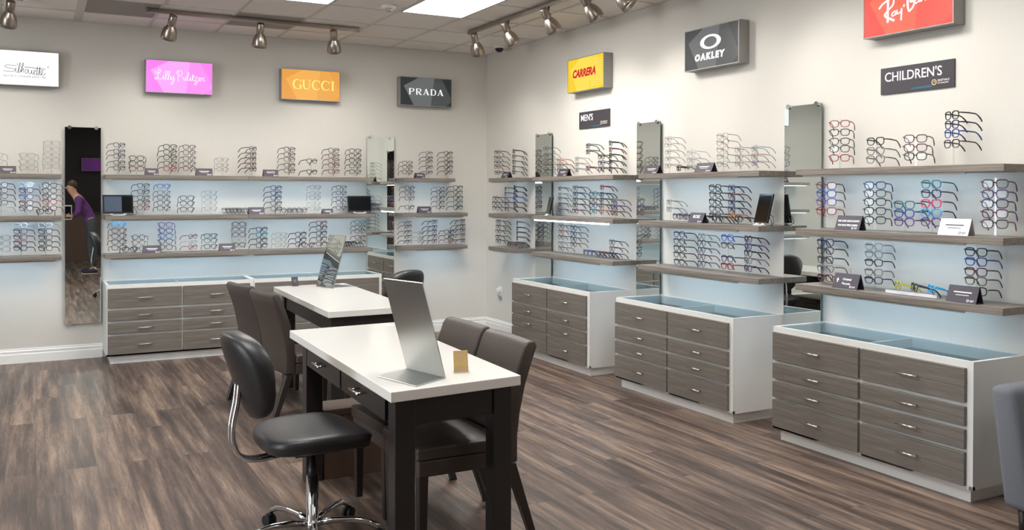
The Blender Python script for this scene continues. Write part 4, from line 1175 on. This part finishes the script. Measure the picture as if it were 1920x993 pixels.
TIER = {1: ['alone'], 2: ['topmost', 'lowest'], 3: ['topmost', 'in the middle', 'lowest'], 4: ['topmost', 'second from top', 'second from bottom', 'lowest'],
        5: ['topmost', 'second from top', 'in the middle', 'second from bottom', 'lowest']}
NUM = {2: 'two', 3: 'three', 4: 'four', 5: 'five'}
STACKS = [
('LL','T',-4.875,[1.882,1.826],15,'SS','t'),
('LL','T',-4.625,[1.883,1.827,1.775],10,'SSS','t'),
('LL','T',-4.432,[1.998,1.945,1.893,1.845,1.792],0,'SSSSS','t'),
('L','T',-3.874,[1.995,1.935,1.891,1.832,1.782],-25,'NDNDD','f'),
('L','T',-3.727,[1.879,1.83,1.78],10,'DDU','f'),
('L','T',-3.432,[1.992,1.942,1.891,1.835,1.785],-15,'KKKDR','f'),
('L','T',-3.259,[1.992,1.941,1.885,1.834,1.788],-12,'DDTDU','f'),
('L','T',-2.952,[1.876,1.824,1.782],0,'KKK','t'),
('L','T',-2.657,[1.993,1.94,1.892,1.84,1.792],-50,'DDKUK','f'),
('L','T',-2.298,[1.997,1.943,1.895,1.836,1.782],-15,'KKWKD','f'),
('L','T',-2.069,[1.883,1.774],-20,'KK','f'),
('L','T',-1.841,[1.998,1.943,1.893,1.844,1.783],-12,'DUTUW','f'),
('L','T',-1.613,[1.998,1.948,1.898,1.842,1.781],0,'KKKKD','f'),
('R','T',-1.031,[1.881,1.836,1.784],0,'TKK','f'),
('R','T',-0.777,[1.991,1.938,1.898,1.84,1.782],-25,'SDTDD','f'),
('R','T',-0.55,[1.996,1.943,1.897,1.844,1.791],-15,'KSKKT','f'),
('LL','M',-4.831,[1.622,1.575,1.524,1.467,1.416],25,'DUDDC','f'),
('LL','M',-4.634,[1.623,1.576,1.519,1.463,1.415],25,'CNBUN','f'),
('LL','M',-4.449,[1.62,1.572,1.52,1.472,1.414],25,'DDKRU','f'),
('L','M',-3.667,[1.621,1.566,1.511,1.466,1.416],-20,'KNTKR','f'),
('L','M',-3.489,[1.617,1.557,1.511,1.461,1.41],-8,'BSDNK','f'),
('L','M',-3.278,[1.507,1.456,1.399],0,'DND','f'),
('L','M',-3.062,[1.558,1.512,1.46,1.404],0,'SDSS','t'),
('L','M',-2.431,[1.609,1.556,1.508,1.454,1.401],-18,'NNNDD','f'),
('L','M',-2.035,[1.612,1.552,1.508,1.448,1.399],0,'DSKCS','t'),
('L','M',-1.761,[1.613,1.558,1.503,1.459,1.403],-5,'DNDND','f'),
('R','M',-1.006,[1.618,1.567,1.509,1.412],-5,'NDUK','o'),
('R','M',-0.644,[1.609,1.568,1.51,1.457,1.405],-12,'SKNKD','f'),
('R','M',-0.433,[1.622,1.569,1.51,1.457,1.404],-12,'KTKGK','f'),
('LL','L',-4.823,[1.159,1.107,1.056],0,'DDN','t'),
('LL','L',-4.68,[1.265,1.213,1.161,1.109,1.062],28,'CNUUN','f'),
('LL','L',-4.483,[1.262,1.21,1.157,1.105,1.057],28,'CNKDK','f'),
('L','L',-3.878,[1.259,1.205,1.155,1.101,1.047],-8,'LWUKD','f'),
('L','L',-3.709,[1.142,1.092,1.037],15,'KWK','o'),
('L','L',-3.474,[1.254,1.198,1.148,1.097,1.042],18,'PNBND','f'),
('L','L',-3.224,[1.139,1.083,1.037],-35,'UCR','o'),
('L','L',-3.062,[1.14,1.093,1.037],0,'NGK','f'),
('L','L',-2.795,[1.25,1.198,1.146,1.093,1.046],8,'DDDCK','f'),
('L','L',-2.573,[1.196,1.143,1.09,1.037],-20,'NGKN','f'),
('L','L',-2.382,[1.138,1.09,1.037],0,'SSS','t'),
('L','L',-2.183,[1.14,1.086,1.037],-20,'KNK','f'),
('L','L',-1.968,[1.251,1.202,1.147,1.092,1.038],-15,'UKKDU','f'),
('L','L',-1.559,[1.252,1.201,1.157,1.095,1.045],-5,'GDDUK','f'),
('R','L',-1.017,[1.238,1.198,1.14,1.089,1.037],-30,'SUDDN','f'),
('R','L',-0.875,[1.124,1.072,1.037],-20,'DDN','t'),
('R','L',-0.713,[1.247,1.189,1.142,1.09,1.037],-40,'DNDDD','f'),
('R','L',-0.541,[1.136,1.084,1.037],-5,'KKR','f'),
('R','L',-0.373,[1.25,1.197,1.149,1.096,1.037],-40,'KDNTD','f'),
('A0','T',-0.585,[2.001,1.943,1.891,1.845,1.782],-5,'DDDUD','f'),
('A0','T',-0.964,[1.997,1.941,1.886,1.83,1.78],40,'DDKDK','f'),
('A0','M',-0.549,[1.506,1.454,1.402],-5,'UDD','f'),
('A0','M',-0.774,[1.609,1.558,1.507,1.456,1.4],25,'DNBNU','f'),
('A0','M',-0.978,[1.619,1.569,1.514,1.458,1.408],35,'KDBDD','f'),
('A0','L',-0.615,[1.254,1.202,1.151,1.093,1.047],0,'DDTDD','f'),
('A0','L',-1.039,[1.255,1.2,1.15,1.1,1.045],25,'SNKDD','f'),
('A1','T',-1.627,[1.995,1.938,1.886,1.834,1.782],10,'KDTKK','t'),
('A1','T',-1.899,[1.872,1.826,1.781],0,'ODD','f'),
('A1','T',-2.194,[1.877,1.828,1.779],15,'SDN','t'),
('A1','T',-2.383,[1.991,1.938,1.789],15,'DKU','f'),
('A1','T',-2.599,[1.887,1.831,1.779],10,'KNK','f'),
('A1','T',-2.741,[1.997,1.942,1.891,1.835,1.775],45,'KUKKK','f'),
('A1','M',-1.892,[1.604,1.548,1.508,1.457,1.401],15,'DSDDN','f'),
('A1','M',-2.169,[1.612,1.558,1.504,1.455,1.401],10,'TNDKU','f'),
('A1','M',-2.474,[1.558,1.506,1.458,1.406],0,'GTNG','f'),
('A1','M',-2.61,[1.615,1.554,1.507,1.455,1.404],20,'RNDTO','f'),
('A1','M',-2.8,[1.499,1.448,1.398],10,'SPW','f'),
('A1','L',-1.924,[1.25,1.2,1.149,1.089,1.043],0,'DRKSD','o'),
('A1','L',-2.143,[1.247,1.193,1.144,1.094],0,'NNDU','o'),
('A1','L',-2.77,[1.144,1.089,1.038],10,'DUN','o'),
('B','T',-3.543,[1.991,1.945,1.89,1.836,1.781],15,'NUDDU','t'),
('B','T',-3.823,[1.873,1.82,1.767],10,'CSS','t'),
('B','T',-4.176,[1.98,1.934,1.883,1.833,1.779],0,'UDRDK','t'),
('B','T',-4.35,[1.876,1.823,1.778],15,'UWU','t'),
('B','T',-4.505,[1.876,1.825,1.777],25,'GUP','t'),
('B','M',-3.558,[1.496,1.441],20,'KN','t'),
('B','M',-4.098,[1.609,1.559,1.508,1.457,1.406],0,'KKKND','f'),
('B','M',-4.275,[1.604,1.551,1.501,1.452,1.406],20,'NUNNO','f'),
('B','L',-3.687,[1.251,1.197,1.144,1.094,1.037],0,'NDDDD','f'),
('B','L',-3.951,[1.248,1.2,1.148,1.096,1.044],10,'SKNUN','o'),
('B','L',-4.233,[1.248,1.194,1.098,1.044],0,'BDNR','f'),
('B','L',-4.446,[1.249,1.197,1.149,1.1,1.044],20,'UPKSN','f'),
('C','T',-5.252,[1.998,1.945,1.889,1.843,1.787],-30,'RKDDR','f'),
('C','T',-5.52,[1.878,1.821,1.771],0,'KSS','f'),
('C','T',-5.794,[1.879,1.827,1.779],-22,'UUK','f'),
('C','T',-6.021,[1.994,1.944,1.895,1.84],20,'KNBD','f'),
('C','M',-5.148,[1.616,1.566,1.515,1.458],-20,'UBPR','f'),
('C','M',-5.519,[1.616,1.568,1.518,1.464,1.41],-25,'NDKKK','f'),
('C','M',-5.722,[1.504,1.455,1.406],-5,'GBP','f'),
('C','M',-5.896,[1.621,1.568,1.514,1.461,1.411],0,'GNMLP','f'),
('C','M',-6.273,[1.62,1.567,1.517,1.465,1.412],-18,'UPNUD','f'),
('C','L',-5.142,[1.26,1.209,1.152,1.095,1.038],0,'NDDSU','f'),
('C','L',-5.513,[1.252,1.207,1.157,1.1,1.052],-8,'SSKSN','f'),
('C','L',-6.168,[1.26,1.209,1.155,1.107,1.053],-3,'KBUTK','f'),
]
TC = {('C', 'T', 0): 'RKKKR', ('C', 'M', 3): 'GUTNU', ('C', 'M', 0): 'UDPR', ('C', 'M', 4): 'UNNPR'}
camp = Vector((-4.5644, -9.2163))
F_ = 0.165
items = []
cnt = {}
for u, l, c_, zs, th, cols, st in STACKS:
    k = cnt.get((u, l), 0); cnt[(u, l)] = k + 1
    wall = 'B' if u in ('LL', 'L', 'R') else 'R'
    pos = Vector((c_, -F_)) if wall == 'B' else Vector((-F_, c_))
    items.append(((pos - camp).length, u, l, k, wall, c_, zs, th, cols, st))
items.sort(key=lambda i: i[0])
budget, used_ = 262, 0
rest = []
for dist, u, l, k, wall, c_, zs, th, cols, st in items:
    where = UG[u].format(LN[l])
    loc, rz = frame_at(wall, c_, F_, SZ[l] + 0.0005, th)
    n = len(zs)
    indiv = used_ + n <= budget
    if not indiv: budget = used_
    # clear stand
    top = zs[0] - SZ[l]
    bm = B(); box(bm, -0.045, 0.045, 0.0, 0.075, 0.0, 0.004)
    s_ = obj('eyewear_stand', bm, M['acrylic'], None, loc, (0, 0, rz))
    tag(s_, 'clear acrylic stand holding %s eyeglasses, %s from left, %s' % (NUM[n], ORD[k], where), 'display stand', 'clear eyewear stands')
    bm = B(); box(bm, -0.005, 0.005, 0.0115, 0.0155, 0.004, top + 0.012); obj('upright', bm, M['acrylic'], s_)
    for z in zs:
        bm = B(); zz = z - SZ[l] - 0.0207
        box(bm, -0.0035, 0.0035, 0.0005, 0.0115, zz - 0.003, zz + 0.001)
        obj('nose_rest', bm, M['acrylic'], s_)
    gap = min([zs[q] - zs[q + 1] for q in range(n - 1)]) if n > 1 else 1
    scl = min(1.0, gap / (0.0525 if st == 'o' else 0.0492))
    for i, z in enumerate(zs):
        loc2, rz2 = frame_at(wall, c_, F_, z, th)
        jz = random.uniform(-3.0, 3.0); rz2 += R(jz)
        if indiv:
            tcs = TC.get((u, l, k)); 
            lab = '%s eyeglasses %s, %s rack from left, %s' % (COLN[cols[i]], TIER[n][i], ORD[k], where)
            g_ = glasses(loc2, rz2, st, cols[i], lab, 'eyeglasses racked on the wall shelves', temple_col=tcs[i] if tcs else None)
            g_.scale = (scl,) * 3
            used_ += 1
        else: rest.append((loc2, rz2, st, cols[i], scl))
# the farthest racks' glasses: one object
if rest:
    keys = sorted(FC); bm = B()
    tmp = {}
    for loc2, rz2, st, col, scl in rest:
        if (st, col) not in tmp:
            b_ = front_bm(st, keys.index(col)); temple_bm(st, -1, keys.index(col), b_); temple_bm(st, 1, keys.index(col), b_)
            lens_bm(st, -1, len(keys), b_); lens_bm(st, 1, len(keys), b_)
            bmesh.ops.recalc_face_normals(b_, faces=b_.faces)
            me = bpy.data.meshes.new('tmp'); b_.to_mesh(me); b_.free(); tmp[(st, col)] = me
        n0 = len(bm.verts)
        bm.from_mesh(tmp[(st, col)]); bm.verts.ensure_lookup_table()
        mt = Matrix.Translation(loc2) @ Matrix.Rotation(rz2, 4, 'Z') @ Matrix.Scale(scl, 4)
        for v in bm.verts[n0:]: v.co = mt @ v.co
    me = bpy.data.meshes.new('eyeglasses_stock'); bm.to_mesh(me); bm.free()
    for k_ in keys: me.materials.append(M['f' + k_])
    me.materials.append(M['lens'])
    o = bpy.data.objects.new('eyeglasses_stock', me); C.objects.link(o); o['kind'] = 'stuff'
    tag(o, 'dense small eyeglasses on the racks of the farthest back-wall shelves', 'eyeglasses')

# rows of glasses standing on the shelves, one behind another
def row(wall, c0, c1, lvl, cols, th, what, where, depth=0.15, lift=0.0620, tilt=0.0, st='f'):
    n = len(cols)
    for i, col in enumerate(cols):
        c_ = c0 + (c1 - c0) * i / max(1, n - 1)
        loc, rz = frame_at(wall, c_, depth, SZ[lvl] + lift, th)
        glasses(loc, rz, st, col, '%s %s, %s in the row on %s' % (COLN[col], what, ORD[i], where), 'eyeglasses standing in rows on the shelves', tilt)
row('B', -2.90, -2.76, 'M', 'SDSSD', 40, 'glasses', 'long middle shelf left of its seam')
row('B', -2.32, -2.17, 'M', 'DSSD', -12, 'glasses', 'long middle shelf right of its seam', st='o')
row('B', -1.74, -1.65, 'L', 'KKKK', 50, 'glasses', 'bottom shelf behind the tilted mirror')
row('R', -2.30, -2.62, 'L', 'NBNSKU', 30, 'glasses', 'bottom shelf under men\'s sign')
row('R', -3.60, -3.90, 'M', 'NDNKK', 10, 'glasses', 'middle shelf over middle right cabinet', depth=0.12)
row('R', -4.02, -4.10, 'M', 'KDK', 40, 'glasses', 'middle shelf right of the BOSS card', depth=0.12)
row('R', -0.82, -0.98, 'L', 'DKUD', 35, 'glasses', 'short bottom right-wall shelf by corner', depth=0.15)
# clear riser with three bright pairs
loc, rz = frame_at('R', -5.80, 0.150, SZ['L'] + 0.0005)
bm = B(); box(bm, -0.17, 0.17, -0.055, 0.055, 0.022, 0.026); box(bm, -0.17, -0.166, -0.055, 0.055, 0, 0.022); box(bm, 0.166, 0.17, -0.055, 0.055, 0, 0.022)
o = obj('display_riser', bm, M['acrylic'], None, loc, (0, 0, rz)); tag(o, 'low clear riser under three bright glasses on the bottom children\'s shelf', 'display riser')
bm = B(); box(bm, -0.168, 0.168, -0.057, -0.0555, 0.004, 0.022); obj('white_strip', bm, M['card_white'], o)
row('R', -5.70, -5.92, 'L', 'YKL', 38, 'glasses', 'the clear riser under children\'s sign', depth=0.185, lift=0.072, tilt=R(-8))
# single pairs lying in front of racks
def single(wall, c_, lvl, col, th, label, depth=0.215):
    loc, rz = frame_at(wall, c_, depth, SZ[lvl] + 0.0620, th); glasses(loc, rz, 'f', col, label, 'single pairs standing in front of the racks')
single('B', -4.49, 'M', 'K', 8, 'black eyeglasses standing alone in front of the rack nearest the tall mirror')
single('B', -3.79, 'L', 'K', -4, 'black eyeglasses standing alone on the bottom shelf beside the tall mirror')
single('B', -2.12, 'L', 'U', 0, 'burgundy eyeglasses standing alone on the long bottom shelf')
single('R', -3.62, 'T', 'K', 25, 'black eyeglasses standing alone on the top shelf beside the slim mirror', 0.12)
single('R', -4.32, 'M', 'K', 20, 'black eyeglasses standing alone left of the upright tablet', 0.14)

# ------------------------------------------------------------------ rear of the store, seen only in the tall mirror
t, W, Hh, y = light_box('B', -9.0, 'purple light box far at the rear, seen in the tall mirror', [(80, 24, 92), (100, 30, 112), (88, 26, 100)], 0.6)
t.location = (-2.95, YR + 0.001, 2.05); t.rotation_euler = (0, 0, PI)
t = thing('rear_counter', 'dark wood counter at the rear, seen in the tall mirror', 'counter', (-3.4, -13.4, 0))
bm = B(); box(bm, -1.3, 1.3, -0.3, 0.3, 0.0, 1.04); obj('body', bm, M['boxwood'], t, bevel=0.005)
bm = B(); box(bm, -1.34, 1.34, -0.34, 0.34, 1.0405, 1.08); obj('countertop', bm, M['black'], t, bevel=0.004)

# person in a purple top standing behind the camera position
def skin(name, pts, edges, mat, parent, root=0, sub=2):
    me = bpy.data.meshes.new(name); me.from_pydata([p[0] for p in pts], edges, []); me.update()
    o = bpy.data.objects.new(name, me); C.objects.link(o)
    if parent: o.parent = parent
    md = o.modifiers.new('skin', 'SKIN'); md.use_smooth_shade = True
    for i, p in enumerate(pts):
        r_ = p[1] if isinstance(p[1], tuple) else (p[1], p[1])
        me.skin_vertices[0].data[i].radius = r_
        me.skin_vertices[0].data[i].use_root = (i == root)
    sd = o.modifiers.new('sub', 'SUBSURF'); sd.levels = sub; sd.render_levels = sub
    me.materials.append(mat)
    return o
t = thing('person', 'person in a purple top and dark jeans holding a tablet, seen in the tall mirror', 'person', (-3.66, -9.52, 0))
pts = [((0.05, 0, 0.94), 0.088)]; E_ = []
def add(p, r_, par): pts.append((p, r_)); E_.append((par, len(pts) - 1)); return len(pts) - 1
w1 = add((0.0, 0, 1.08), (0.11, 0.095), 0); w2 = add((-0.10, 0, 1.27), (0.125, 0.10), w1); w3 = add((-0.19, 0, 1.41), (0.09, 0.075), w2)
nk = add((-0.25, 0, 1.49), 0.058, w3); h1 = add((-0.29, 0, 1.55), (0.078, 0.080), nk); h2 = add((-0.31, 0, 1.63), (0.086, 0.096), h1); h3 = add((-0.30, 0, 1.70), (0.062, 0.070), h2)
for s in (-1, 1):
    sh = add((-0.18, s * 0.15, 1.40), 0.052, w3); el = add((-0.20, s * 0.22, 1.15), 0.040, sh); wr = add((-0.30, s * 0.12, 1.08), 0.026, el)
    pm = add((-0.35, s * 0.085, 1.09), (0.030, 0.018), wr)
    for q in range(4):
        f1 = add((-0.385, s * (0.070 + 0.004 * q), 1.065 + 0.018 * q), 0.0085, pm); add((-0.400, s * 0.042, 1.065 + 0.018 * q), 0.0075, f1)
    th_ = add((-0.345, s * 0.058, 1.125), 0.0095, pm); add((-0.355, s * 0.036, 1.145), 0.008, th_)
    hp = add((0.05, s * 0.09, 0.88), 0.088, 0); kn = add((0.02, s * 0.10, 0.49), 0.055, hp); an = add((0.07, s * 0.10, 0.09), 0.036, kn); add((-0.08, s * 0.11, 0.035), 0.030, an)
body = skin('body', pts, E_, M['skin'], t)
# face details
bm = B(); pad(bm, 0.022, 0.012, 0.016, 1, 1, lambda v: v + Vector((-0.392, 0, 1.615)))
for s in (-1, 1):
    pad(bm, 0.008, 0.014, 0.006, 1, 1, lambda v: v + Vector((-0.385, s * 0.032, 1.640))); pad(bm, 0.012, 0.006, 0.020, 1, 1, lambda v: v + Vector((-0.295, s * 0.078, 1.625)))
pad(bm, 0.006, 0.022, 0.005, 1, 1, lambda v: v + Vector((-0.374, 0, 1.578))); obj('face_features', bm, M['skin'], body, smooth=True)
bm = B(); pad(bm, 0.092, 0.084, 0.080, 1, 1, lambda v: Vector((v.x - 0.288, v.y, v.z + 1.682 if v.x < 0.02 else v.z * 1.25 + 1.662))); obj('hair', bm, M['hair'], t, smooth=True)
sp = [((0.055, 0, 0.84), 0.150), ((0.0, 0, 1.08), (0.125, 0.108)), ((-0.10, 0, 1.27), (0.14, 0.115)), ((-0.185, 0, 1.40), (0.105, 0.09)), ((-0.235, 0, 1.465), 0.062)]
se = [(0, 1), (1, 2), (2, 3), (3, 4)]
for s in (-1, 1):
    k_ = len(sp); sp += [((-0.18, s * 0.15, 1.395), 0.066), ((-0.20, s * 0.22, 1.15), 0.052), ((-0.28, s * 0.128, 1.083), 0.037)]; se += [(3, k_), (k_, k_ + 1), (k_ + 1, k_ + 2)]
skin('long_sleeved_top', sp, se, M['purple'], t)
sp = [((0.05, 0, 0.95), 0.120), ((0.02, 0, 1.10), 0.122)]; se = [(0, 1)]
for s in (-1, 1):
    k_ = len(sp); sp += [((0.05, s * 0.09, 0.86), 0.104), ((0.02, s * 0.10, 0.49), 0.072), ((0.07, s * 0.10, 0.12), 0.058)]; se += [(0, k_), (k_, k_ + 1), (k_ + 1, k_ + 2)]
skin('jeans', sp, se, M['denim'], t)
for s in (-1, 1):
    bm = B(); pad(bm, 0.135, 0.050, 0.045, 0.8, 0.6, lambda v: Vector((v.x, v.y + s * 0.105, v.z * (1.25 if v.x > 0.03 else 0.9) + 0.052))); sh_ = obj('shoe', bm, M['shoe'], t, smooth=True)
    bm = B(); pad(bm, 0.140, 0.053, 0.011, 0.8, 0.4, lambda v: Vector((v.x, v.y + s * 0.105, v.z + 0.011))); obj('sole', bm, M['sole'], sh_)
t = thing('tablet', 'white-rimmed tablet held by the person in the tall mirror', 'tablet', (-4.055, -9.52, 1.02), R(180))
bm = B(); box(bm, -0.10, 0.10, -0.006, 0.006, 0.0, 0.27); obj('case', bm, M['plate'], t, bevel=0.004)
bm = B(); box(bm, -0.085, 0.085, -0.008, -0.0065, 0.02, 0.25); obj('screen', bm, M['screen'], t)

# lettering as plain meshes
dg = bpy.context.evaluated_depsgraph_get()
for o in [o for o in bpy.data.objects if o.type == 'FONT']:
    me = bpy.data.meshes.new_from_object(o.evaluated_get(dg)); me.name = o.name.split('.')[0]
    nm = o.name; n = bpy.data.objects.new(nm.split('.')[0], me); C.objects.link(n)
    n.parent = o.parent; n.location = o.location; n.rotation_euler = o.rotation_euler; n.scale = o.scale
    bpy.data.objects.remove(o)
